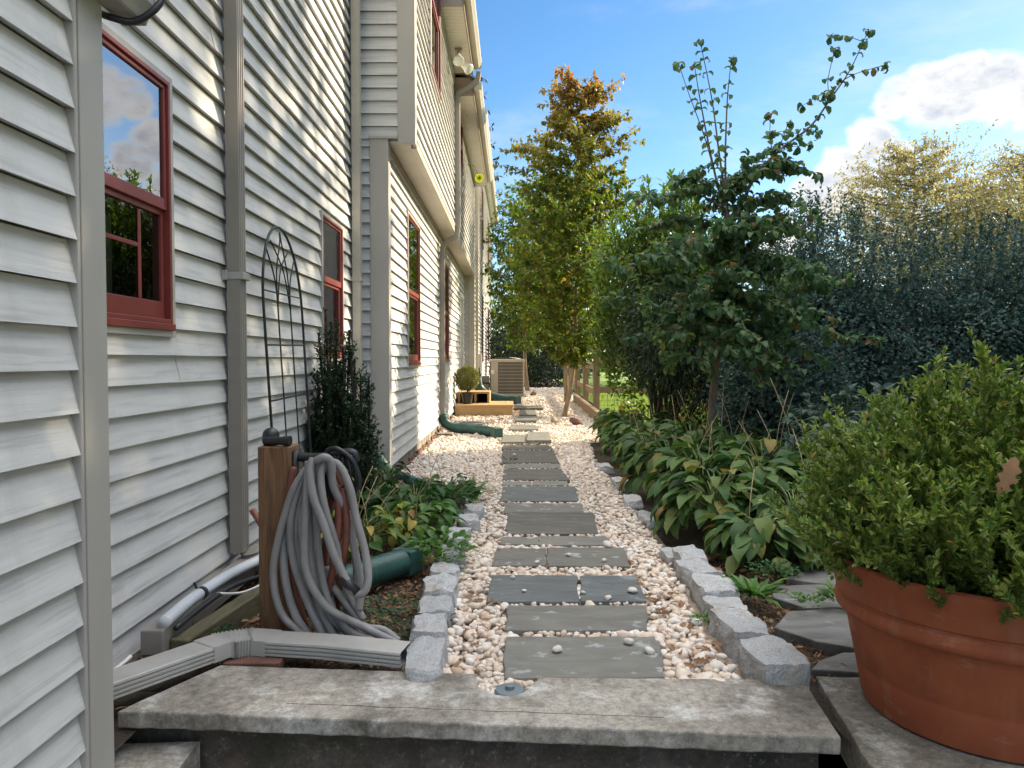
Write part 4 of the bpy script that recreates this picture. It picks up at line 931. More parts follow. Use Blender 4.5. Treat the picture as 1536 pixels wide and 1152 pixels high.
def drains():
    # metal downspout extension over the wall coping
    e = thing('downspout_extension', 'long weathered metal downspout pipe with a ribbed elbow, lying across the concrete wall', 'pipe', (-.9, 2.9, .035))
    zc = .066
    a, b, c, d = Vector((-1.46, 2.44, zc+.02)), Vector((-1.165, 2.905, zc+.01)), Vector((-1.05, 3.0, zc)), Vector((-.415, 2.875, zc-.002))
    prof = [(-.064, -.028), (.064, -.028), (.064, -.022), (.056, -.018), (.064, -.014), (.064, -.006), (.056, -.002), (.064, .002), (.064, .010), (.056, .014), (.064, .018), (.062, .026), (.058, .028), (-.058, .028), (-.064, .024), (-.064, .018), (-.056, .014), (-.064, .010), (-.064, .002), (-.056, -.002), (-.064, -.006)]
    mb = MB(); mb.sweep(prof, [a, a.lerp(b, .5), b]); mb.build('pipe', m_galv, e)
    mb = MB(); P = spline([b-(b-a).normalized()*.05, b+Vector((.012, .018, 0)), Vector((-1.125, 2.955, zc+.004)), Vector((-1.075, 2.985, zc+.002)), c+Vector((.01, -.002, 0)), c+Vector((.09, -.018, 0))], 9)
    n = len(P); k = 0; V = []
    path = P; rect = [(-.066, -.03), (.066, -.03), (.066, .03), (-.066, .03)]
    for i, p in enumerate(path):
        t = (path[min(i+1, n-1)]-path[max(i-1, 0)]).normalized(); sd = t.cross(Vector((0, 0, 1))).normalized(); f = 1+.13*(1 if i % 2 and 10 < i < n-11 else 0)
        for x, y in rect: V.append(tuple(p+sd*x*f+Vector((0, 0, 1))*y*f))
    mb.add(V, np.array([(i*4+j, i*4+(j+1) % 4, i*4+4+(j+1) % 4, i*4+4+j) for i in range(n-1) for j in range(4)])); mb.build('elbow', m_galv, e, auto=20)
    mb = MB(); mb.sweep(prof, [c+Vector((.03, -.006, 0)), c.lerp(d, .5)+Vector((0, 0, .006)), d], caps=False); mb.build('pipe', m_galv, e)
    mb = MB(); t = (d-c).normalized(); sd = t.cross(Vector((0, 0, 1))); mb.obox(d-t*.09, t, sd, (0, 0, 1), .004, .118, .05); mb.build('mouth_shade', m_unlit, e)  # near-black plug: shade inside the open pipe end put into colour
    mb = MB(); mb.box(-1.12, -.90, 2.86, 2.95, .0, .034); tag(mb.build('brick', m_brick, bevel=.004), 'flat red brick under the elbow of the metal pipe', 'brick')
    # second metal pipe lying along the wall, its closed end to the camera
    mb = MB(); mb.sweep([(-.045, -.05), (.045, -.05), (.045, .05), (-.045, .05)], [(-1.425, 2.93, .085), (-1.44, 3.5, .075), (-1.46, 4.2, .07)])
    tag(mb.build('downspout_pipe', m_spoutgrey, bevel=.006), 'dark grey square pipe lying along the house wall, blunt end forward', 'pipe')
    mb = MB(); mb.tube(spline([(-1.39, 2.96, .155), (-1.41, 3.3, .15), (-1.40, 3.7, .14), (-1.36, 4.1, .12), (-1.31, 4.5, .10), (-1.28, 4.9, .08)], 10), .026, 16)
    pv = mb.build('conduit', m_pvc, smooth=True); tag(pv, 'shiny white plastic conduit running along the foot of the siding', 'conduit')
    mb = MB(); q = Vector((-1.405, 3.36, .15)); mb.lathe([(.0, -.008), (.03, -.008), (.03, .008), (0, .008)], (0, 0, 0), 16)
    tie = MB(); tie.tube([q+Vector((.0, -.01, 0)), q+Vector((0, .012, 0))], .0285, 16); tie.tube([q+Vector((-.02, 0, .02)), q+Vector((-.03, -.01, .05))], .005, 6); tie.build('cable_tie', m_black, pv)
    mb = MB(); mb.tube(spline([(-1.36, 3.0, .12), (-1.35, 3.5, .12), (-1.30, 3.9, .08), (-1.2, 4.3, .06)], 8), .012, 8); tag(mb.build('cable', m_black, smooth=True), 'thin black cable beside the white conduit', 'cable')
    mb = MB(); mb.tube(spline([(-1.36, 3.42, .13), (-1.27, 3.5, .11), (-1.18, 3.62, .13)], 8), .006, 6); tag(mb.build('wire', m_white, smooth=True), 'short white wire curling off the conduit', 'wire')
    mb = MB(); mb.tube(spline([(-1.42, 2.76, .10), (-1.44, 2.68, .08), (-1.49, 2.58, .05)], 6), .008, 8); tag(mb.build('wire', m_white, smooth=True), 'white wire end poking out beside the dark pipe end', 'wire')
    mb = MB(); corrugated(mb, [(-1.44, 4.10, .16), (-1.42, 4.12, .08), (-1.34, 4.14, .03), (-1.22, 4.16, .05)], .055, .02, .08); tag(mb.build('pipe_elbow', m_spoutgrey, smooth=True), 'ribbed grey elbow below the grey downspout, behind the post', 'pipe')
    mb = MB(); mb.tube(spline([(-1.5, 4.3, .34), (-1.42, 4.28, .22), (-1.36, 4.3, .05)], 6), .02, 10); tag(mb.build('copper_pipe', m_orange, smooth=True), 'reddish pipe slanting from the siding behind the post', 'pipe')
    # timber edging and bricks in the left bed
    mb = MB(); mb.bar((-1.34, 2.98, .0), (-1.24, 3.75, .0), .08, .16); tag(mb.build('timber_edging', m_timber, bevel=.008), 'mossy old timber edging below the white conduit', 'timber')
    for i, (x, y, r_, lab) in enumerate(((-1.19, 3.72, .3, 'reddish brick end beside the mossy timber'), (-1.10, 3.86, .1, 'brick lying in dead leaves behind the post'), (-1.21, 3.98, .2, 'half buried brick under the ribbed elbow'))):
        mb = MB(); mb.obox((x, y, .04), (math.cos(r_), math.sin(r_), 0), (-math.sin(r_), math.cos(r_), 0), (0, 0, 1), .1, .2, .12); tag(mb.build('brick', m_brick, bevel=.006), lab, 'brick')
    def pipe(path, r, lab, square=None):
        t = thing('drain_pipe', lab, 'drain pipe', path[0], 'green corrugated drain pipes')
        mb = MB(); corrugated(mb, path, r); mb.build('hose', m_green, t, smooth=True)
        p = Vector(path[-1]); dr = (p-Vector(path[-2])).normalized(); sd = dr.cross(Vector((0, 0, 1))).normalized(); up = sd.cross(dr)
        mb = MB(); mb.sweep([(-r*1.04, -r*.95), (r*1.04, -r*.95), (r*1.04, r*.95), (-r*1.04, r*.95)], [p-dr*.02, p+dr*.1]); mb.build('outlet', m_green, t, bevel=.01)
    pipe([(-.98, 3.62, .085), (-.85, 3.78, .085), (-.72, 4.0, .08), (-.62, 4.18, .072)], .070, 'nearest green corrugated drain pipe, beside the yellowing plant')
    pipe([(-1.34, 7.25, .30), (-1.2, 7.2, .13), (-1.0, 7.0, .08), (-.78, 6.62, .075), (-.66, 6.35, .07)], .058, 'dark green drain pipe half hidden behind the left bed leaves')
    pipe([(-1.16, 12.33, .30), (-1.12, 12.3, .18), (-.95, 12.2, .10), (-.6, 12.0, .09), (-.28, 11.6, .085)], .075, 'blue-green drain pipe at the foot of the bent downspout, ending on the path')
    pipe([(-.92, 19.25, .75), (-.88, 19.2, .5), (-.7, 19.0, .33), (-.3, 18.7, .22), (.05, 18.5, .2)], .12, 'far green drain pipe lying in the sun before the air conditioner')
    mb = MB(); mb.box(-1.2, -.95, 11.75, 11.95, -.02, .05); tag(mb.build('splash_block', m_conc_pale, bevel=.01), 'small concrete splash block beside the drain pipe elbow', 'block')
drains()
def trellis():
    t = thing('garden_trellis', 'tall black metal garden trellis with a rounded arch leaning on the siding', 'trellis', (-1.38, 4.85, 0))
    y0, y1, H = 4.36, 5.16, 2.03
    X = lambda z: -1.38-.09*z/2.0
    P = lambda y, z: (X(z), y+.07*(1-z/2.0), z)
    zs = 1.52; ym = (y0+y1)/2
    arch = [P(y0, z) for z in (-.05, .5, 1.0, zs)] + [P(ym-(ym-y0)*math.cos(a), zs+(H-zs)*math.sin(a)) for a in [math.pi*k/16 for k in range(1, 16)]] + [P(y1, z) for z in (zs, 1.0, .5, -.05)]
    mb = MB(); mb.tube(arch, .0085, 8); mb.build('frame', m_iron, t, smooth=True)
    ya, yb = y0+.27, y0+.53
    for yy in (ya, yb):
        mb = MB(); mb.tube([P(yy, z) for z in (-.02, .6, 1.2, zs)], .0055, 6); mb.build('upright', m_iron, t)
    for z in (.97, 1.30, 1.62):
        mb = MB(); mb.tube([P(y0, z-.012), P(y1, z)], .0055, 6); mb.build('crossbar', m_iron, t)
    for pts in ([P(ya, zs), P(ya+.02, 1.75), P(ya+.12, 1.93), P(ym, 2.0)], [P(yb, zs), P(yb-.02, 1.75), P(yb-.10, 1.93), P(ym, 2.0)], [P(ya, zs), P(ya-.03, 1.7), P(ya-.15, 1.86)], [P(yb, zs), P(yb+.03, 1.7), P(yb+.15, 1.86)], [P(ya, zs), P(ya+.1, 1.76), P(yb+.06, 1.92)], [P(yb, zs), P(yb-.1, 1.76), P(ya-.06, 1.92)]):
        mb = MB(); mb.tube(spline(pts, 6), .005, 6); mb.build('curved_bar', m_iron, t, smooth=True)
trellis()

# ------------------------------------------------------------------ step boxes, topiary, air conditioner, fence
def steps():
    zb = gz(15.5)
    s = thing('wooden_step', 'low new-timber step platform on the gravel by the white door', 'step', (-.6, 16, zb))
    x0, x1, y0, y1, h = -1.19, -.015, 15.3, 16.75, .215
    mb = MB(); mb.box(x0, x1-.04, y0, y0+.04, zb-.02, zb+h-.04); mb.build('front_board', m_step, s, bevel=.004)
    mb = MB(); mb.box(x1-.0395, x1, y0, y1, zb-.02, zb+h-.04); mb.build('side_board', m_step, s, bevel=.004)
    mb = MB()
    n = 5; w = (x1-.16-x0)/1
    for k in range(9): 
        a = y0-.02+k*(y1-y0+.02)/9; mb.box(x0, x1-.16, a, a+(y1-y0+.02)/9-.008, zb+h-.0395, zb+h)
    mb.box(x1-.155, x1+.015, y0-.02, y1, zb+h-.0395, zb+h); mb.build('deck', m_step, s, bevel=.003)
    u = thing('wooden_step', 'upper box step with an open dark front, on the low timber platform', 'step', (-.9, 16.2, zb+h))
    X0, X1, Y0, Y1, z = -1.18, -.50, 15.95, 16.7, zb+h
    mb = MB(); mb.box(X0, X1, Y0-.015, Y1, z+.2, z+.24); mb.build('top_board', m_step, u, bevel=.004)
    mb = MB(); mb.box(X1-.05, X1-.001, Y0, Y1, z+.001, z+.1995); mb.box(X0, X0+.05, Y0, Y1, z+.001, z+.1995); mb.box(X0+.35, X0+.40, Y0, Y1, z+.001, z+.1995); mb.build('side_board', m_step, u, bevel=.004)
    mb = MB(); mb.box(X0+.05, X1-.05, Y1-.04, Y1-.001, z+.001, z+.1995); mb.build('hollow_shade', m_unlit, u)  # near-black panel, not timber: paints the shade inside the hollow box
    c = Vector((-.955, 15.62, zb+h))
    p = thing('plant_pot', 'small black plastic pot on the low timber platform', 'plant pot', c)
    mb = MB(); mb.lathe([(0, 0), (.095, 0), (.12, .20), (.135, .20), (.138, .235), (.125, .235), (.115, .2), (0, .195)], c, 28); mb.build('pot', m_black, p, auto=40)
    t = thing('topiary', 'clipped round golden-green topiary ball in the black pot', 'plant', c+Vector((0, 0, .2)))
    mb = MB(); mb.tube([c+Vector((0, 0, .19)), c+Vector((.01, 0, .35)), c+Vector((0, 0, .55))], .018, 8); mb.build('stem', m_bark, t)
    mb = MB(); crown_cloud(mb, 5200, lumpy(c+Vector((0, 0, .53)), (.25, .25, .25), .22, .06, 3), .038, .02, outward=.9); mb.build('foliage', m_l_top, t)
steps()
def air_conditioner():
    z = gz(21)+.04; x0, x1, y0, y1 = -.66, .30, 21.0, 21.95; h = 1.02
    a = thing('air_conditioner', 'tan outdoor air conditioner cabinet with dark louvred grille beside the house', 'air conditioner', ((x0+x1)/2, (y0+y1)/2, z))
    mb = MB(); mb.box(x0-.08, x1+.08, y0-.08, y1+.08, z-.1, z); mb.build('pad', m_conc_pale, a, bevel=.01)
    mb = MB(); mb.box(x0+.04, x1-.03, y0+.03, y1-.03, z+.02, z+h-.08); mb.build('coil', m_coil, a)
    mb = MB(); mb.box(x0, x0+.24, y0, y0+.04, z+.012, z+h-.06); mb.box(x0, x0+.035, y0, y1, z+.012, z+h-.06); mb.box(x1-.035, x1, y0, y0+.035, z+.012, z+h-.06); mb.box(x1-.035, x1, y1-.035, y1, z+.012, z+h-.06); mb.build('panel', m_acpaint, a, bevel=.008)
    mb = MB(); mb.box(x0-.005, x1+.005, y0-.005, y1+.005, z, z+.06); mb.build('base_pan', m_acpaint, a, bevel=.01)
    mb = MB(); mb.box(x0-.015, x1+.015, y0-.015, y1+.015, z+h-.085, z+h); mb.build('top_cap', m_acpaint, a, bevel=.025)
    mb = MB()
    for k in range(9): zz = z+.11+k*.094; mb.box(x0+.245, x1-.036, y0-.004, y0+.012, zz, zz+.010); mb.box(x1-.012, x1+.004, y0+.04, y1-.04, zz, zz+.010)
    for k in range(22): xx = x0+.27+k*(x1-x0-.32)/21; mb.box(xx, xx+.005, y0+.013, y0+.018, z+.06, z+h-.09)
    for k in range(6): yy = y0+.06+k*.16; mb.box(x1-.020, x1-.013, yy, yy+.006, z+.06, z+h-.09)
    mb.build('grille', m_wire, a)
    mb = MB(); c = ((x0+x1)/2, (y0+y1)/2, z+h)
    for r in (.1, .18, .26, .34, .41): mb.tube([(c[0]+r*math.cos(t), c[1]+r*math.sin(t), c[2]+.055-.13*r*r*1.8) for t in [2*math.pi*k/28 for k in range(29)]], .006, 5)
    mb.build('fan_guard', m_iron, a)
    mb = MB(); mb.box(x0+.03, x0+.13, y0-.02, y0-.0005, z+.60, z+.72); mb.build('disconnect_plate', m_white, a)
    mb = MB(); mb.box(x0-.22, x0-.02, y0+.02, y0+.3, z+.0, z+.55); tag(mb.build('utility_box', m_spoutgrey, bevel=.01), 'dark grey utility box standing between the wall and the air conditioner', 'box')
air_conditioner()
def fence():
    X, Yc = 1.72, 15.6
    f = thing('wooden_fence', 'brown post-and-rail fence with green wire mesh at the far right of the path', 'fence', (X, Yc, gz(Yc)))
    for y, h in ((Yc, 1.85), (17.9, 1.05), (20.2, 1.05), (22.5, 1.05), (24.8, 1.05)):
        z = gz(y); mb = MB(); mb.box(X-.065, X+.065, y-.065, y+.065, z-.05, z+h); mb.build('post', m_fence, f, bevel=.006)
    for x in (4.0, 6.3): mb = MB(); mb.box(x-.065, x+.065, Yc-.065, Yc+.065, 0, 1.15); mb.build('post', m_fence, f, bevel=.006)
    for zr in (.42, .95):
        mb = MB(); mb.bar((X, Yc+.066, gz(Yc)+zr+.03), (X, 25, gz(25)+zr), .04, .13); mb.build('rail', m_fence, f, bevel=.004)
        mb = MB(); mb.bar((X+.066, Yc, gz(Yc)+zr+.09), (6.5, Yc, gz(Yc)+zr+.09), .04, .13); mb.build('rail', m_fence, f, bevel=.004)
    mb = MB(); mb.bar((X+.066, Yc, gz(Yc)+1.72), (6.5, Yc, gz(Yc)+1.72), .04, .11); mb.build('rail', m_fence, f, bevel=.004)
    mb = MB()
    for k in range(60): y = Yc+.1+k*.155; mb.bar((X+.03, y, gz(y)+.05), (X+.03, y, gz(y)+1.0), .004, .004, (0, 1, 0))
    for k in range(10): mb.bar((X+.03, Yc, gz(Yc)+.08+k*.1), (X+.03, 25, gz(25)+.08+k*.1), .004, .004)
    for k in range(34): x = X+.1+k*.14; mb.bar((x, Yc+.03, gz(Yc)+.05), (x, Yc+.03, gz(Yc)+1.1), .004, .004, (0, 1, 0))
    for k in range(11): mb.bar((X, Yc+.03, gz(Yc)+.08+k*.1), (6.5, Yc+.03, gz(Yc)+.08+k*.1), .004, .004)
    mb.build('wire_mesh', m_green, f)
    mb = MB(); mb.bar((X-.12, 13.2, gz(13.2)+.08), (X-.12, 19.5, gz(19.5)+.08), .1, .2); tag(mb.build('timber_edging', m_fence, bevel=.006), 'long timber board edging the gravel below the wooden fence', 'timber')
    for px, py, s, lab in ((832, 630, .12, 'rounded pale rock lying in the sunny gravel'), (864, 632, .12, 'reddish rock at the foot of the leaning trunk'), (800, 597, .14, 'pale rock at the right of the air conditioner')):
        p = gp(px, py, .1); mb = MB(); stones(mb, np.array([[p.x, p.y, gz(p.y)+.05]]), np.array([s]), 3, (.7, .45)); tag(mb.build('rock', m_gravbed if 'red' not in lab else m_brick, smooth=True), lab, 'rock')
fence()

# ------------------------------------------------------------------ the terracotta pot and its boxwood
def big_pot():
    c = Vector((1.615, 2.535, .053)); 
    p = thing('terracotta_pot', 'large squat terracotta pot with a rolled rim at the right of the foreground', 'plant pot', c)
    c.z = .013; Z_ = 1.09
    prof = [(0, 0), (.378, 0), (.388, .006), (.395, .03), (.412, .118), (.4115, .124), (.415, .130), (.446, .276), (.450, .290), (.466, .293), (.480, .304), (.484, .318), (.480, .332), (.469, .343), (.471, .352), (.480, .358), (.497, .435), (.503, .452), (.501, .464), (.490, .470), (.474, .468), (.466, .455), (.455, .41)]
    prof = [(r, z*Z_) for r, z in prof]; mb = MB(); mb.lathe(prof, c, 128); mb.build('pot_body', m_ter, p, auto=35)
    mb = MB(); mb.lathe([(.456, .42), (.3, .43), (0, .44)], c, 40); mb.build('potting_soil', m_soil, p, smooth=True)
    b = thing('boxwood', 'bushy bright green boxwood filling the terracotta pot', 'shrub', c+Vector((0, 0, .43)))
    stems = MB(); lv = MB(); rnd = random.Random(3)
    base = c+Vector((0, 0, .38))
    rows = ((0, .12), (.3, .9), (.68, .85), (1, .12))
    for i in range(640):
        a = rnd.uniform(0, 2*math.pi); el = math.asin(rnd.uniform(-.04, 1)); k = mnoise.noise(Vector((math.cos(a)*1.6, math.sin(a)*1.6, el*1.8)))
        d = Vector((math.cos(a)*math.cos(el), math.sin(a)*math.cos(el), math.sin(el)))
        rad = (1+.34*k)*(rnd.uniform(.74, 1.0) if i % 4 else rnd.uniform(.98, 1.12))
        tip = base + Vector((d.x*.60, d.y*.60, max(d.z, .02)*.53+.085))*rad + Vector((0, 0, .05))
        st = base + Vector((d.x*.25*rnd.random(), d.y*.25*rnd.random(), .02+.05*rnd.random()))
        m = st.lerp(tip, .55)+Vector((rnd.uniform(-.05, .05), rnd.uniform(-.05, .05), -.03*math.cos(el)*2)); tip2 = tip+Vector((0, 0, .05*rnd.random()+.03))
        path = spline([st, m, tip2], 6); stems.tube(path, [.0022]*len(path), 4, False)
        twig_leaves(lv, path[3:], .030, .0135, .0105, (-.2, .5), .5, .7, True, .28, rows, True)
        for t in range(5):
            q = path[rnd.randint(4, len(path)-2)]; dd = ((tip2-st).normalized()+Vector((rnd.uniform(-.9, .9), rnd.uniform(-.9, .9), rnd.uniform(-.1, .9)))).normalized(); q2 = q+dd*rnd.uniform(.05, .12)
            twig_leaves(lv, [q, q.lerp(q2, .5), q2], .028, .013, .011, (-.2, .5), .45, .7, True, .28, rows, True)
    crown_cloud(lv, 9000, lumpy(base+Vector((0, 0, .22)), (.43, .43, .32), .35, .12, 2, base.z+.05, 4), .028, .013, (-.1, .5), .6, .4, rows, True)
    stems.build('stem', m_greenstem, b); lv.build('foliage', m_l_box, b)
    mb = MB(); q = at(1497, 742, 1.98); oak(mb, q, Vector((.3, -.2, .8)), Vector((-.2, -1, .2)), .11); tag(mb.build('dry_leaf', m_dryleaf), 'brown oak leaf caught in the boxwood', 'leaf')
def oak(mb, p, D, U, L):
    rows = ((0, .05), (.12, .25), (.22, .55), (.32, .32), (.45, .8), (.56, .42), (.7, .75), (.8, .4), (.92, .35), (1, .05))
    leaves(mb, np.array([tuple(p)]), np.array([tuple(D)]), np.array([tuple(U)]), L, L*.62, .5, rows, .2, True)
big_pot()

# ------------------------------------------------------------------ hostas and low plants
HROWS = ((0, .05), (.12, .10), (.24, .62), (.42, 1.0), (.62, .92), (.8, .55), (.92, .22), (1, .02))
def hosta(x, y, rad, h, n, L, mat, lab, grp=None, seed=0, stalks=0, mats=None, flat=.0):
    z0 = gz(y)-.02; o = thing('hosta', lab, 'plant', (x, y, z0), grp); lv = MB(); stm = MB(); rnd = np.random.default_rng(seed+100)
    a = np.arange(n)*2.39996+rnd.normal(0, .2, n); lay = rnd.random(n)
    reach = rad*(.25+.72*np.sqrt(np.arange(n)/n))*rnd.uniform(.85, 1.1, n); inner = 1-np.arange(n)/n
    hz_ = h*(.55+.55*inner)*rnd.uniform(.75, 1.1, n)
    ll = L*rnd.uniform(.7, 1.15, n)
    bx = x+np.cos(a)*reach*.62; by = y+np.sin(a)*reach*.62; bz = z0+hz_
    P = np.stack([bx, by, bz], 1)
    for i in range(n): stm.tube(spline([(x+math.cos(a[i])*.05, y+math.sin(a[i])*.05, z0), (x+math.cos(a[i])*reach[i]*.25, y+math.sin(a[i])*reach[i]*.25, z0+hz_[i]*.75), tuple(P[i])], 3), .005, 4, False)
    up = .55*inner-.15+rnd.normal(0, .15, n)
    D = np.stack([np.cos(a), np.sin(a), up], 1)+rnd.normal(0, .12, (n, 3)); U = np.array([0, 0, 1.])+np.stack([np.cos(a), np.sin(a), np.zeros(n)], 1)*.3+rnd.normal(0, .2, (n, 3))
    leaves(lv, P, D, U, ll, ll*rnd.uniform(.36, .52, n), rnd.uniform(.6, 2.0, n), HROWS, .35+rnd.random()*.1, True)
    stm.build('stem', m_greenstem, o)
    # wavy blades: displace by smooth noise so no two leaves match
    V = lv.v[-1]; 
    nz = np.array([mnoise.noise(Vector(v*14)) for v in V]); lv.v[-1] = V+np.stack([np.zeros(len(V)), np.zeros(len(V)), nz*.012], 1)
    lv.build('leaf_clump', mat, o, smooth=True)
    if stalks:
        s = MB()
        for k in range(stalks):
            aa = rnd.uniform(0, 6.28); q = Vector((x+rnd.uniform(-.12, .12), y+rnd.uniform(-.12, .12), z0+.1)); hh = h*rnd.uniform(1.3, 1.9); s.tube(spline([q, q+Vector((math.cos(aa)*.06, math.sin(aa)*.06, hh*.6)), q+Vector((math.cos(aa)*.2, math.sin(aa)*.2, hh))], 5), .0025, 5)
        s.build('flower_stalk', m_drystem, o)
    return o
def hostas():
    g = 'hostas along the right of the path'
    rows = [(1.78, 4.72, .56, .34, 58, .23, 3, 'nearest hosta clump with brown-edged drooping leaves, beside the granite blocks'), (1.36, 5.05, .50, .36, 60, .24, 2, 'broad hosta clump spilling over the granite blocks in front'), (2.15, 5.25, .46, .40, 44, .22, 3, 'hosta with upright yellow leaves left of the boxwood'),
            (1.45, 5.75, .52, .44, 64, .25, 5, 'largest hosta clump with many dead stalks, below the dogwood'), (2.0, 6.0, .5, .48, 52, .24, 6, 'hosta with yellow and brown leaves around the dogwood trunk'), (1.38, 6.6, .5, .44, 56, .24, 3, 'hosta with glossy hanging leaves just beyond the largest clump'),
            (2.0, 6.9, .5, .5, 46, .23, 6, 'hosta with tall straw stalks behind the dogwood trunk'), (1.40, 7.7, .48, .40, 52, .23, 2, 'hosta beside the lone granite block'), (1.9, 8.0, .5, .46, 46, .23, 4, 'shaded hosta in the second row beside the dark evergreen'),
            (1.42, 8.8, .48, .40, 50, .22, 2, 'dark hosta mound with overlapping leaves, near the path bend'), (1.5, 9.9, .5, .42, 50, .22, 3, 'far hosta mound under the dark evergreen'), (1.55, 11.0, .5, .42, 46, .22, 4, 'farthest hosta of the row, by the fence timber'), (2.05, 9.4, .5, .44, 40, .22, 3, 'hosta tucked against the evergreen base')]
    rows += [(2.0, 4.55, .40, .26, 34, .19, 2, 'small ragged hosta with yellowed lower leaves, before the farthest flagstone'), (1.5, 4.5, .42, .24, 44, .21, 2, 'low front hosta with drooping tattered leaves above the long granite block'), (1.75, 5.35, .5, .44, 56, .24, 3, 'hosta filling the space between the front clumps and the dogwood'), (2.35, 5.9, .45, .48, 40, .22, 3, 'hosta with pale leaves in front of the blue-green plants')]
    for i, (x, y, r, h, n, L, st, lab) in enumerate(rows): hosta(x, y, r, h*1.08, int(n*2.5), L*.95, m_l_hosta, lab, g, i, (st+1)//2)
    g2 = 'leafy plants in the left bed'
    hosta(-.95, 4.62, .36, .26, 48, .15, m_l_hosta3, 'yellowing small hosta with cut straw stalks over the green pipe', g2, 31, 6)
    hosta(-.70, 4.86, .30, .22, 50, .13, m_l_hosta3, 'small yellow-green hosta over the outlet of the nearest green pipe', g2, 36, 2)
    hosta(-.62, 5.15, .34, .24, 56, .14, m_l_vinca, 'bright green leafy clump behind the fresh green mound', g2, 37, 0)
    hosta(-.72, 5.5, .42, .27, 60, .17, m_l_hosta2, 'dark green hosta clump in the middle of the left bed', g2, 32, 2)
    hosta(-1.1, 5.7, .36, .25, 46, .17, m_l_hosta2, 'dark hosta between the holly and the left bed middle', g2, 33, 1)
    hosta(-.55, 6.25, .34, .22, 46, .15, m_l_hosta2, 'glossy hosta at the far end of the left bed', g2, 34, 1)
    hosta(-1.15, 6.9, .26, .24, 26, .15, m_l_ilex, 'small dark plant at the foot of the house corner', g2, 35, 0)
    def blades(x, y, n, L, W, lab, mat, seed, z=0.02, name='grassy_plant', spread=.5, grp=None):
        r = np.random.default_rng(seed); mb = MB(); a = r.uniform(0, 6.28, n); P = np.stack([x+r.normal(0, .05, n), y+r.normal(0, .05, n), np.full(n, z)], 1)
        D = np.stack([np.cos(a)*spread, np.sin(a)*spread, r.uniform(.5, 1.1, n)], 1); leaves(mb, P, D, np.array([0, 0, 1.])-D*.2+r.normal(0, .1, (n, 3)), L*r.uniform(.6, 1.15, n), W*r.uniform(.7, 1.2, n), r.uniform(.8, 2.0, n), ((0, .7), (.3, 1), (.6, .8), (.85, .4), (1, .03)), .3, True)
        tag(mb.build(name, mat, smooth=True), lab, 'plant', grp)
    blades(-.36, 6.35, 34, .36, .022, 'tuft of long strappy leaves leaning over the gravel from the left bed', m_l_vinca, 1)
    blades(-.50, 5.95, 16, .42, .034, 'clump of broad grassy blades in the left bed', m_l_hosta2, 5, spread=.35)
    def weed(px, py, n, L, W, lab, mat, seed, z=.03, spread=1.0, hh=.05):
        p = gp(px, py, z); r = np.random.default_rng(seed); mb = MB(); a = r.uniform(0, 6.28, n); rr = np.sqrt(r.random(n))*spread
        P = np.stack([p.x+np.cos(a)*rr, p.y+np.sin(a)*rr, z+r.random(n)*hh], 1); D = np.stack([np.cos(a), np.sin(a), r.uniform(.2, 1.3, n)], 1)
        leaves(mb, P, D, np.array([0, 0, 1.])+r.normal(0, .3, (n, 3)), L*r.uniform(.6, 1.2, n), W*r.uniform(.7, 1.2, n), r.uniform(.2, 1.2, n), ((0, .2), (.35, .95), (.7, .8), (1, .06)), .25, True)
        if 'patch' in lab: tag(mb.build('ground_cover', mat, smooth=True), lab, 'ground cover', kind='stuff')
        else: tag(mb.build('weed', mat, smooth=True), lab, 'weed')
    weed(660, 838, 170, .055, .038, 'mound of fresh green leaves spilling over the left granite edging', m_l_vinca, 3, .05, .17, .13)
    weed(1128, 896, 60, .13, .035, 'bright green rosette weed behind the tilted granite block', m_l_vinca, 4, .03, .06, .03)
    weed(1160, 862, 220, .028, .018, 'low mat of small green leaves before the far flagstone', m_l_hosta2, 6, .03, .13, .05)
    weed(1254, 902, 60, .09, .014, 'tuft of fresh grass between two flagstones', m_l_vinca, 7, .05, .03, .05)
    weed(1215, 906, 50, .03, .018, 'small leafy weed at the edge of the second flagstone', m_l_vinca, 8, .05, .07, .03)
    weed(1057, 931, 60, .03, .014, 'tiny green weed growing in the gravel beside the right blocks', m_l_vinca, 9, .015, .05, .02)
    weed(588, 930, 300, .03, .02, 'patch of small green ground leaves in the left bed', m_l_hosta2, 10, .0, .28, .03)
    weed(300, 960, 120, .03, .018, 'small moss-green plants under the white conduit', m_l_hosta2, 11, .02, .13, .04)
    weed(765, 690, 40, .05, .012, 'sparse weed in the gravel left of the slabs', m_l_hosta2, 12, .015, .08, .01)
    # dead leaves
    mb = MB()
    def litter(n, fx, L=(.05, .1)):
        for _ in range(n):
            x, y, z = fx(); a = random.uniform(0, 6.28); D = Vector((math.cos(a), math.sin(a), random.uniform(-.1, .35))); U = Vector((random.uniform(-.5, .5), random.uniform(-.5, .5), 1)); oak(mb, (x, y, z), D, U, random.uniform(*L))
    litter(120, lambda: (random.uniform(-1.45, -.45), random.uniform(2.95, 4.8), .0)); litter(130, lambda: (random.uniform(1.1, 2.2), random.uniform(2.9, 4.6), .0)); litter(60, lambda: (random.uniform(.62, .9), random.uniform(2.75, 5), .02), (.04, .07)); litter(34, lambda: (random.uniform(-.26, -.05), random.uniform(2.85, 5), .02), (.04, .07))
    litter(50, lambda: (random.uniform(.9, 2.2), random.uniform(4.3, 6), .03)); litter(40, lambda: (-1.5+random.random()*.2, random.uniform(2.5, 3.0), .03), (.03, .06))
    tag(mb.build('leaf_litter', m_dryleaf), 'brown fallen leaves scattered over the garden beds', 'leaves', kind='stuff')
    mb = MB(); n = 5000; r = np.random.default_rng(77)
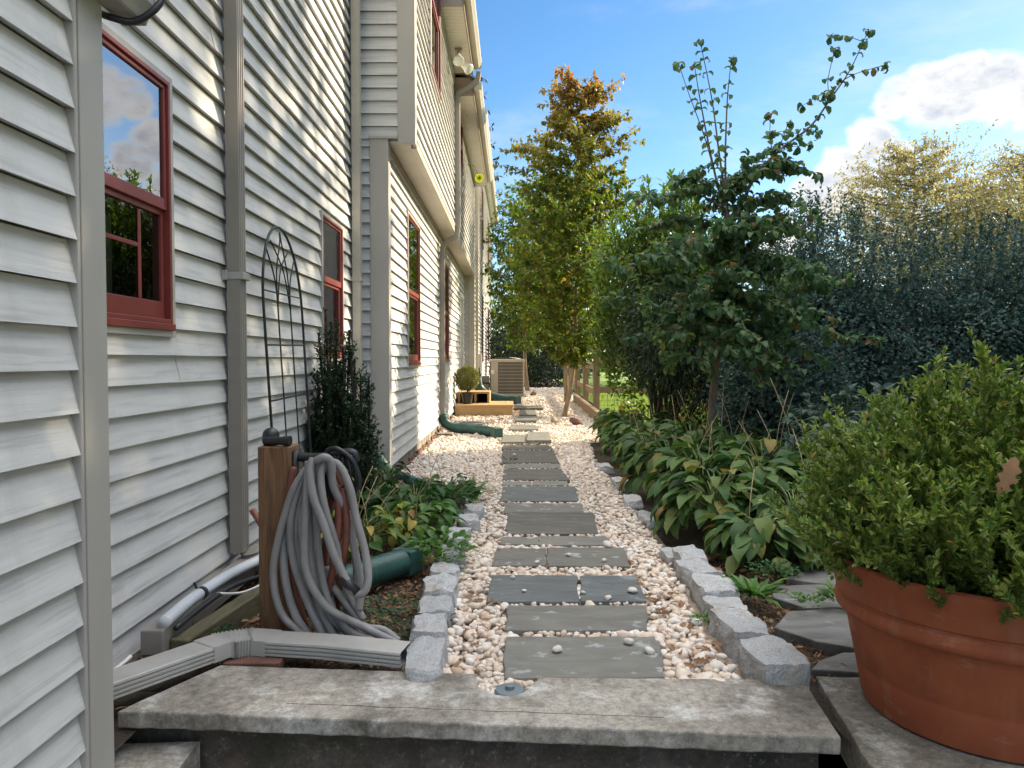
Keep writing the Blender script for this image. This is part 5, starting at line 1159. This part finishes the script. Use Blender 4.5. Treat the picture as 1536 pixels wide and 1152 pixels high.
    P = np.concatenate([np.stack([r.uniform(-1.45, -.42, n), r.uniform(2.95, 5.2, n), r.uniform(-.028, -.015, n)], 1), np.stack([r.uniform(1.1, 2.4, n), r.uniform(2.8, 4.7, n), r.uniform(-.028, -.01, n)], 1)]); m = len(P)
    leaves(mb, P, rdir(m)*np.array([1, 1, .4]), np.array([0, 0, 1.])+r.normal(0, .4, (m, 3)), r.uniform(.015, .05, m), r.uniform(.006, .016, m), .5, R3, .1, False)
    tag(mb.build('mulch', m_dryleaf), 'fine brown mulch and bark bits on the bed soil', 'mulch', kind='stuff')
hostas()

# ------------------------------------------------------------------ shrubs and trees
def left_holly():
    o = thing('holly_shrub', 'narrow dark upright holly shrub against the house corner', 'shrub', (-1.25, 5.75, 0)); st = MB(); lv = MB(); rnd = random.Random(11)
    tops = [(478, 500), (488, 466), (497, 486), (505, 482), (515, 520), (524, 498), (532, 545), (541, 560), (553, 566), (549, 610), (470, 585), (463, 625), (476, 560), (500, 530), (512, 560), (487, 540), (558, 640)]
    for i, (px, py) in enumerate(tops*3):
        Y = 5.75+rnd.uniform(-.3, .35); tip = at(px+rnd.uniform(-5, 5)*(i >= len(tops)), py+(rnd.uniform(10, 110) if i >= len(tops) else 0), Y); b = Vector((-1.25+(tip.x+1.25)*.75+rnd.uniform(-.05, .05), Y, 0))
        tip.x = max(tip.x, XA+.07); b.x = max(b.x, XA+.1)
        path = spline([b, b.lerp(tip, .5)+Vector((rnd.uniform(-.03, .03), rnd.uniform(-.03, .03), 0)), tip], 8); st.tube(path, [.008]*len(path), 5, False)
        twig_leaves(lv, path[2:], .034, .017, .011, (0, .6), .35, .9, True, .35, R3, True)
        for _ in range(26):
            q = path[rnd.randint(2, len(path)-3)]; d = Vector((rnd.uniform(-1, 1), rnd.uniform(-1, 1), rnd.uniform(.6, 1.5))).normalized()*rnd.uniform(.07, .16); e = q+d; e.x = max(e.x, XA+.05)
            twig_leaves(lv, [q, q.lerp(e, .5), e], .032, .016, .012, (0, .6), .3, .9, True, .35, R3, True)
    st.build('stem', m_darkbark, o); lv.build('foliage', m_l_ilex, o)
left_holly()

def dogwood():
    Y0 = 7.2
    b = gp(1062, 690, .0); b = Vector((at(1062, 690, Y0).x, Y0, 0))
    o = thing('dogwood_tree', 'slim young dogwood with drooping dark leaves and long bare-tipped shoots', 'tree', b); rnd = random.Random(5)
    T = lambda x, y, d=0: at(x, y, Y0+d)
    tr = MB(); lv = MB()
    trunk = spline([b, T(1066, 640), T(1073, 560), T(1080, 500), T(1090, 430), T(1094, 350), T(1088, 290)], 6)
    n = len(trunk); tr.tube(trunk, [.045-.032*(i/(n-1)) for i in range(n)], 9)
    def limb(p, pts, r0, L=.095, W=.062, step=.055, droop=(1.0, 2.3), leaf_from=.25, side=0, up=-.1):
        path = spline([p]+pts, 6); m = len(path); tr.tube(path, [max(.0035, r0*(1-.8*i/(m-1))) for i in range(m)], 6, False)
        k = int(m*leaf_from); rows = ((0, .06), (.2, .6), (.45, 1), (.75, .68), (1, .03))
        twig_leaves(lv, path[k:], L, W, step, droop, up, 1.0, True, .3, rows, True, fold=.45)
        for _ in range(side):
            q = path[rnd.randint(max(1, k), m-1)]; e = q+Vector((rnd.uniform(-1, 1), rnd.uniform(-1, 1), rnd.uniform(-.22, .14))).normalized()*rnd.uniform(.14, .40); mid = q.lerp(e, .5)+Vector((0, 0, .03))
            tr.tube([q, mid, e], [.004, .003, .002], 5, False); twig_leaves(lv, [q, mid, e], L, W, step*.8, droop, up, 1.0, True, .3, rows, True, fold=.45)
    sh = dict(L=.092, W=.066, step=.115, droop=(1.7, 3.0), leaf_from=.0, up=.12)
    limb(T(1094, 350), [T(1070, 250, .1), T(1052, 160, .15), T(1042, 100, .15), T(1020, 98, .15)][:3], .014, **sh)
    limb(T(1094, 330), [T(1080, 240), T(1068, 150), T(1050, 62)], .013, **sh)
    limb(T(1090, 320), [T(1088, 240, -.1), T(1091, 150, -.15), T(1097, 90, -.15)], .013, **sh)
    limb(T(1070, 250, .1), [T(1055, 200, .1), T(1033, 140, .1), T(1018, 96, .1)], .008, **sh)
    limb(T(1094, 350), [T(1130, 270, -.1), T(1170, 225, -.15), T(1215, 190, -.2), T(1248, 145, -.22), T(1275, 105, -.25), T(1302, 47, -.25)], .016, side=9, **sh)
    limb(T(1262, 122, -.25), [T(1285, 110, -.25), T(1326, 98, -.25)], .006, **sh)
    limb(T(1245, 150, -.22), [T(1242, 120, -.25), T(1240, 72, -.25)][:1]+[T(1252, 75, -.25)], .005, **sh)
    limb(T(1160, 235, -.15), [T(1155, 205, -.15), T(1156, 172, -.15)], .006, **sh); limb(T(1165, 230, -.1), [T(1175, 205, -.1), T(1182, 185, -.1)], .006, **sh)
    dn = dict(L=.10, W=.062, step=.05, droop=(.8, 2.0), leaf_from=.15, up=-.15)
    ends = [(935, 405, -.3), (955, 345, .5), (985, 300, .3), (1015, 270, .2), (1150, 255, .0), (1195, 250, -.2), (1200, 305, .2), (1215, 350, -.3), (1185, 345, .6), (1240, 435, .3), (1215, 410, -.5), (1252, 480, -.3), (1262, 505, .1), (1240, 545, .2), (1190, 570, -.4), (1140, 575, -.5), (1165, 530, .7), (1205, 480, -.7), (1015, 510, -.6), (975, 470, .3), (945, 450, -.2), (980, 500, -.1), (1005, 550, .3), (1120, 500, -.9), (1045, 440, -.8), (1180, 440, .8), (1085, 480, .9), (1030, 400, .7), (995, 385, -.7), (1170, 395, -.3), (1055, 545, -.7), (1060, 370, -.6), (1130, 350, -.5)]
    for (x, y, d) in ends:
        q = trunk[min(n-1, max(14, int(n*(.5+.5*(560-y)/330))))]; e = T(x, y, d); limb(q, [q.lerp(e, .5)+Vector((0, 0, .12)), e], .012, side=8, **dn)
    tr.build('trunk', m_bark, o, smooth=True); lv.build('crown', m_l_dog, o, smooth=True)
    # pale climbing vine shoot at its left side
    v = MB(); vt = MB(); path = spline([T(1010, 560, -.5), T(975, 480, -.6), T(955, 420, -.6), T(935, 385, -.6)], 8); vt.tube(path, .004, 5, False)
    twig_leaves(v, path, .08, .04, .05, (.8, 1.8), .0, 1, True, .3, ((0, .06), (.3, .9), (.65, .7), (1, .03)), True)
    k = thing('vine_shoot', 'pale yellow-green vine shoot in front of the dark evergreen', 'plant', T(1010, 560, -.5)); vt.build('stem', m_greenstem, k); v.build('leaves', m_l_aut2, k)
dogwood()

def shrub_cloud(name, lab, cat, parts, mat, nleaf, L, W, stems, barkm, base, rows=R3, mid=False, droop=(.1, .8), outward=.6, up=.2, grp=None):
    o = thing(name, lab, cat, base, grp); lv = MB()
    for (c, r, share, power, lump, freq, seed) in parts: crown_cloud(lv, int(nleaf*share), lumpy(c, r, power, lump, freq, .05, seed), L, W, droop, outward, up, rows, mid)
    st = MB(); rnd = random.Random(len(lab))
    for k in range(stems):
        c, r = parts[k % len(parts)][:2]; a = rnd.uniform(0, 6.28); rr = rnd.random()*.7; e = Vector((c[0]+math.cos(a)*r[0]*rr, c[1]+math.sin(a)*r[1]*rr, c[2]+r[2]*rnd.uniform(0, .85)))
        b = Vector(base)+Vector((math.cos(a)*.12, math.sin(a)*.12, 0)); path = spline([b, b.lerp(e, .5)+Vector((rnd.uniform(-.15, .15), rnd.uniform(-.15, .15), .1)), e], 5); st.tube(path, [.03*(1-.8*i/(len(path)-1)) for i in range(len(path))], 6, False)
    st.build('stem', barkm, o); return o, lv
def evergreens():
    # cherry laurel: upright lance leaves, lit at the top
    base = (2.15, 10.6, gz(10.6)-.03); o = thing('laurel_shrub', 'tall laurel shrub with upright lance-shaped leaves behind the dogwood', 'shrub', base); lv = MB(); st = MB(); rnd = random.Random(21)
    for i in range(330):
        a = rnd.uniform(0, 6.28); rr = math.sqrt(rnd.random()); x = 2.15+math.cos(a)*rr*1.05; y = 10.6+math.sin(a)*rr*.9
        top = (3.72+.35*mnoise.noise(Vector((x*1.7, y*1.7, 4))))*(1-.28*rr*rr)*rnd.uniform(.55, 1.02)
        e = Vector((x, y, top)); q = Vector((2.15+(x-2.15)*.75, 10.6+(y-10.6)*.75, top-rnd.uniform(.5, .9)))
        path = [q, q.lerp(e, .5)+Vector((rnd.uniform(-.05, .05), rnd.uniform(-.05, .05), 0)), e]; st.tube(path, .007, 4, False)
        twig_leaves(lv, path, .12, .036, .045, (.1, .9), .55, .75, True, .25, ((0, .1), (.4, 1), (.75, .7), (1, .05)), True)
    for k in range(7): a = k*.9; st.tube(spline([(2.15, 10.6, 0), (2.15+math.cos(a)*.3, 10.6+math.sin(a)*.3, 1.2), (2.15+math.cos(a)*.6, 10.6+math.sin(a)*.5, 2.6)], 5), .025, 6, False)
    crown_cloud(lv, 9500, lumpy((2.1, 10.7, 1.9), (1.05, .9, 1.6), .4, .2, 2, .1, 2), .12, .036, (.1, .9), .5, .3)
    lv.build('foliage', m_l_laurel, o); st.build('stem', m_darkbark, o)
    # dark drooping yew in front
    o, lv = shrub_cloud('yew_shrub', 'broad almost black evergreen with drooping needles beside the fence', 'shrub', [((2.12, 9.6, 1.42), (.72, .6, .78), .5, .3, .2, 2.2, 5), ((2.6, 9.7, 1.05), (.75, .6, 1.1), .35, .35, .2, 2.2, 8), ((1.85, 10.0, 1.85), (.5, .5, .6), .15, .4, .2, 2.2, 8)], m_l_yew, 21000, .11, .014, 8, m_darkbark, (1.9, 9.75, -.03), droop=(.3, 1.6), up=-.45, outward=1.0)
    lv.build('foliage', m_l_yew, o)
    # dark hollies on the right
    specs = [((3.75, 9.4, 1.35), (1.05, 1.0, 1.62), 12, 'dark holly bush at the left end of the right-hand screen'), ((5.3, 9.6, 1.3), (1.3, 1.1, 1.38), 13, 'middle dark holly of the right-hand screen, with a red-leaved twig'), ((6.9, 9.5, 1.45), (1.35, 1.1, 1.75), 14, 'dark holly at the right edge behind the boxwood'), ((4.4, 11.2, 1.3), (1.0, .9, 1.45), 15, 'dark holly in the gap between the screen bushes'), ((2.95, 8.4, .75), (.7, .7, .95), 16, 'low dark holly behind the dogwood trunk')]
    for c, r, sd, lab in specs:
        big = sd != 16
        parts = [(c, r, .74, .25, .24, 2.1, sd), ((c[0], c[1]-.15, .75), (r[0]*1.02, r[1], .8), .26, .3, .12, 2.4, sd+3)]
        o, lv = shrub_cloud('holly_bush', lab, 'shrub', parts, m_l_holly, 30000 if big else 13000, .058, .032, 9, m_darkbark, (c[0], c[1], -.03), R3, False, (.1, .8), .7, .2, 'dark hollies of the right-hand screen')
        crown_cloud(lv, 9000 if big else 3000, lumpy((c[0], c[1]+.1, c[2]*.85), (r[0]*.85, r[1]*.8, r[2]*.85), .7, .1, 2, .05, sd+6), .12, .075)
        rnd = random.Random(sd)
        for k in range(60 if big else 20):     # loose sprays that break the top outline
            a = rnd.uniform(0, 6.28); rr = math.sqrt(rnd.random())*.85; b = Vector((c[0]+math.cos(a)*r[0]*rr, c[1]+math.sin(a)*r[1]*rr, c[2]+r[2]*math.sqrt(max(0, 1-rr*rr))*.86)); e = b+Vector((rnd.uniform(-.12, .12), rnd.uniform(-.12, .12), rnd.uniform(.15, .62)))
            twig_leaves(lv, [b, b.lerp(e, .5), e], .055, .028, .02, (.1, .8), .3, .9, True, .3)
        lv.build('foliage', m_l_holly, o)
    # grey-blue leafy plants under the screen
    for i, (x, y, h, lab) in enumerate(((2.55, 6.0, .75, 'blue-green leafy plant behind the boxwood at its left'), (2.9, 6.6, .9, 'taller blue-green leafy plant in front of the hollies'), (3.5, 6.4, .7, 'blue-green leafy plant behind the boxwood at its right'))):
        o = thing('hydrangea', lab, 'shrub', (x, y, -.03)); lv = MB(); st = MB(); rnd = random.Random(i)
        for k in range(46):
            a = rnd.uniform(0, 6.28); rr = rnd.random()*.55; e = Vector((x+math.cos(a)*rr, y+math.sin(a)*rr, h*rnd.uniform(.5, 1.05))); b = Vector((x+math.cos(a)*rr*.4, y+math.sin(a)*rr*.4, 0)); path = [b, b.lerp(e, .6)+Vector((0, 0, .05)), e]; st.tube(path, .005, 4, False)
            twig_leaves(lv, path[1:], .13, .06, .06, (.4, 1.3), .1, 1, True, .25, ((0, .06), (.25, .85), (.6, .8), (1, .03)), True)
        st.build('stem', m_greenstem, o); lv.build('foliage', m_l_hyd, o)
evergreens()

def tree(name, lab, base, H, trunk_r, z_low, rad_fn, nbr, L, W, mat, bark, seed, step=.07, lean=(0, 0), droop=(.5, 1.6), side=5, up=.0, rise=.55, rows=R3, mid=False, grp=None, twist=.2):
    o = thing(name, lab, 'tree', base, grp); tr = MB(); lv = MB(); rnd = random.Random(seed); b = Vector(base)
    top = b+Vector((lean[0], lean[1], H)); path = spline([b, b+Vector((lean[0]*.8+rnd.uniform(-.05, .05)*twist, lean[1]*.3, H*.18)), b+Vector((lean[0]*.9, lean[1]*.6, H*.5)), top], 8); n = len(path)
    tr.tube(path, [trunk_r*(1-.9*i/(n-1)) for i in range(n)], 9)
    for k in range(nbr):
        t = (k+rnd.random())/nbr; z = z_low+(H*.97-z_low)*t; i = min(n-1, int(z/H*(n-1))); q = path[i].lerp(path[min(i+1, n-1)], .5); q = Vector((q.x, q.y, b.z+z))
        a = k*2.39996+rnd.uniform(-.5, .5); rd = rad_fn(z)*rnd.uniform(.6, 1.12); e = q+Vector((math.cos(a)*rd, math.sin(a)*rd, rd*rise*rnd.uniform(.5, 1.3)))
        br = spline([q, q.lerp(e, .5)+Vector((0, 0, -.04*rd)), e], 5); m = len(br); tr.tube(br, [max(.004, trunk_r*.35*(1-z/H*.6)*(1-.85*j/(m-1))) for j in range(m)], 5, False)
        twig_leaves(lv, br[2:], L, W, step, droop, up, 1, True, .35, rows, mid)
        for s_ in range(side):
            q2 = br[rnd.randint(2, m-1)]; d = Vector((math.cos(a)+rnd.uniform(-1, 1), math.sin(a)+rnd.uniform(-1, 1), rnd.uniform(-.2, 1.0))).normalized()*rd*rnd.uniform(.25, .55); e2 = q2+d
            tr.tube([q2, q2.lerp(e2, .5), e2], [.006, .004, .002], 4, False); twig_leaves(lv, [q2, q2.lerp(e2, .5)+Vector((0, 0, .02)), e2], L, W, step, droop, up, 1, True, .35, rows, mid)
    tr.build('trunk', bark, o, smooth=True); lv.build('crown', mat, o); return o
def trees():
    g = 'young trees turning yellow and orange along the fence'
    def rf(z): return np.interp(z, [.9, 1.6, 2.6, 3.6, 4.6, 5.6, 6.4, 7.2], [.25, .95, 1.15, 1.15, 1.0, .72, .40, .1])
    tree('maple_tree', 'young tree with a rust-orange top and yellow-green lower leaves, leaning trunk on the gravel', (1.02, 15.0, gz(15)), 6.75, .055, 1.0, rf, 128, .118, .070, m_l_aut, m_palebark, 41, .062, (.25, 0), droop=(.6, 1.9), side=11, up=-.1, grp=g)
    tree('maple_tree', 'second yellow-green tree behind the rust-topped one', (1.35, 19.2, gz(19.2)), 5.6, .06, 1.3, lambda z: rf(z*.95)*.95, 110, .13, .08, m_l_aut2, m_palebark, 42, .10, (.0, 0), side=8, up=-.1, grp=g)
    tree('maple_tree', 'third slim yellow-green tree right of the air conditioner', (.45, 24, gz(24)), 6.2, .08, 1.2, lambda z: rf(z)*1.0, 110, .14, .085, m_l_aut2, m_palebark, 43, .11, (-.1, 0), side=8, up=-.1, grp=g)
    # ivy-covered stump trunks between them
    # far spruce behind the house
    def spruce(lab, x, y, H, r, seed):
        o = thing('spruce_tree', lab, 'tree', (x, y, gz(y)), 'dark spruces behind the house'); tr = MB(); lv = MB(); rnd = random.Random(seed); tr.tube([(x, y, 0), (x, y, H)], [.25, .03], 8)
        for k in range(150):
            z = .4+(H-.6)*((k+rnd.random())/150)**1.1; a = k*2.4; rd = r*(1-z/H)**.8*rnd.uniform(.7, 1.1)+.15; q = Vector((x, y, z)); e = q+Vector((math.cos(a)*rd, math.sin(a)*rd, -.18*rd)); br = [q, q.lerp(e, .5)+Vector((0, 0, -.1*rd)), e+Vector((0, 0, .12*rd))]; tr.tube(br, [.03, .02, .008], 5, False)
            twig_leaves(lv, br, .34, .10, .16, (.3, 1.2), -.25, 1, True, .3)
        tr.build('trunk', m_darkbark, o); lv.build('crown', m_l_yew, o)
    spruce('tall dark spruce whose twigs show over the far roof', -2.2, 38, 17.0, 3.6, 1); spruce('dark spruce closing the end of the path behind the air conditioner', .4, 34, 7.0, 2.0, 2); spruce('dark spruce in the gap behind the fence trees', 2.3, 37, 6.2, 1.9, 3)
    # evergreen wall at the end of the path
    o, lv = shrub_cloud('holly_bush', 'dark bush at the far end of the path behind the air conditioner', 'shrub', [((.2, 27.5, 1.6), (1.5, .8, 1.9), .6, .3, .15, 2, 3), ((1.0, 28, 1.0), (1.5, .8, 1.4), .4, .3, .15, 2, 4)], m_l_yew, 12000, .12, .05, 6, m_darkbark, (.4, 27.7, gz(27))); lv.build('foliage', m_l_yew, o)
    # yellowing tree beyond the hollies
    for x, y, H, rr, sd, lab in ((18.2, 34.5, 11.0, 4.6, 51, 'wide thin yellowing tree far behind the dark hollies at right'), (24.5, 36.5, 11.4, 4.4, 52, 'second thin yellow tree at the right edge behind the hollies')):
        o = tree('autumn_tree', lab, (x, y, 0), H, .2, 1.6, lambda z, rr=rr, H=H: float(np.interp(z, [1.5, H*.4, H*.68, H*.88, H], [rr*.75, rr, rr*.85, rr*.45, .4])), 150, .15, .085, m_l_yel, m_bark, sd, .16, side=13, up=.1, rise=.28, droop=(.1, .9))
        yl = MB(); crown_cloud(yl, 6500, lumpy((x, y, H*.62), (rr*1.0, rr*1.0, H*.36), .3, .22, 2.4, 1.5, sd), .17, .10, (.1, .9), .3, .2); yl.build('crown', m_l_yel, o)
    # broad trees right of the frame that shade the near garden
    for i, (x, y, H, rr, sd) in enumerate(((11.2, 6.6, 12.5, 3.3, 61), (13.2, 12.6, 14, 3.2, 62), (9.6, 1.2, 11, 3.0, 63))):
        c = (x, y, H*.62); o, lv = shrub_cloud('shade_tree', ['broad leafy tree standing beside the garden on the right', 'taller broad tree beside the holly screen', 'broad tree behind the viewpoint on the right'][i], 'tree', [(c, (rr, rr, H*.40), .8, .4, .14, 2.2, sd), ((x, y, H*.4), (rr*.8, rr*.8, H*.25), .2, .4, .2, 2.2, sd+1)], m_l_shade, (11000, 9800, 15000)[i], .34, .22, 12, m_bark, (x, y, 0), R3, False, (.2, 1.0), .3, .2, 'broad trees right of the garden')
        o['category'] = 'tree'; tk = MB(); tk.tube(spline([(x, y, -.05), (x+.1, y, H*.3), (x, y, H*.7)], 6), [.3-.012*k for k in range(13)], 10); tk.build('trunk', m_bark, o, smooth=True); lv.build('crown', m_l_shade, o)
    # far wood beyond the lawn
    mb = MB(); n = 9000; P = np.stack([RG.uniform(-6, 60, n), 58+RG.uniform(-3, 3, n), np.zeros(n)], 1); hh = np.array([4.2+2.2*mnoise.noise(Vector((x*.35, 0, 1)))+1.2*mnoise.noise(Vector((x*1.1, 3, 1))) for x in P[:, 0]]); P[:, 2] = .2+RG.random(n)*hh
    leaves(mb, P, rdir(n), rdir(n), RG.uniform(.4, .8, n), RG.uniform(.3, .5, n), .5, R3, .2, False); tag(mb.build('far_wood', m_l_laurel), 'far belt of green trees beyond the lawn', 'wood', kind='stuff')
trees()
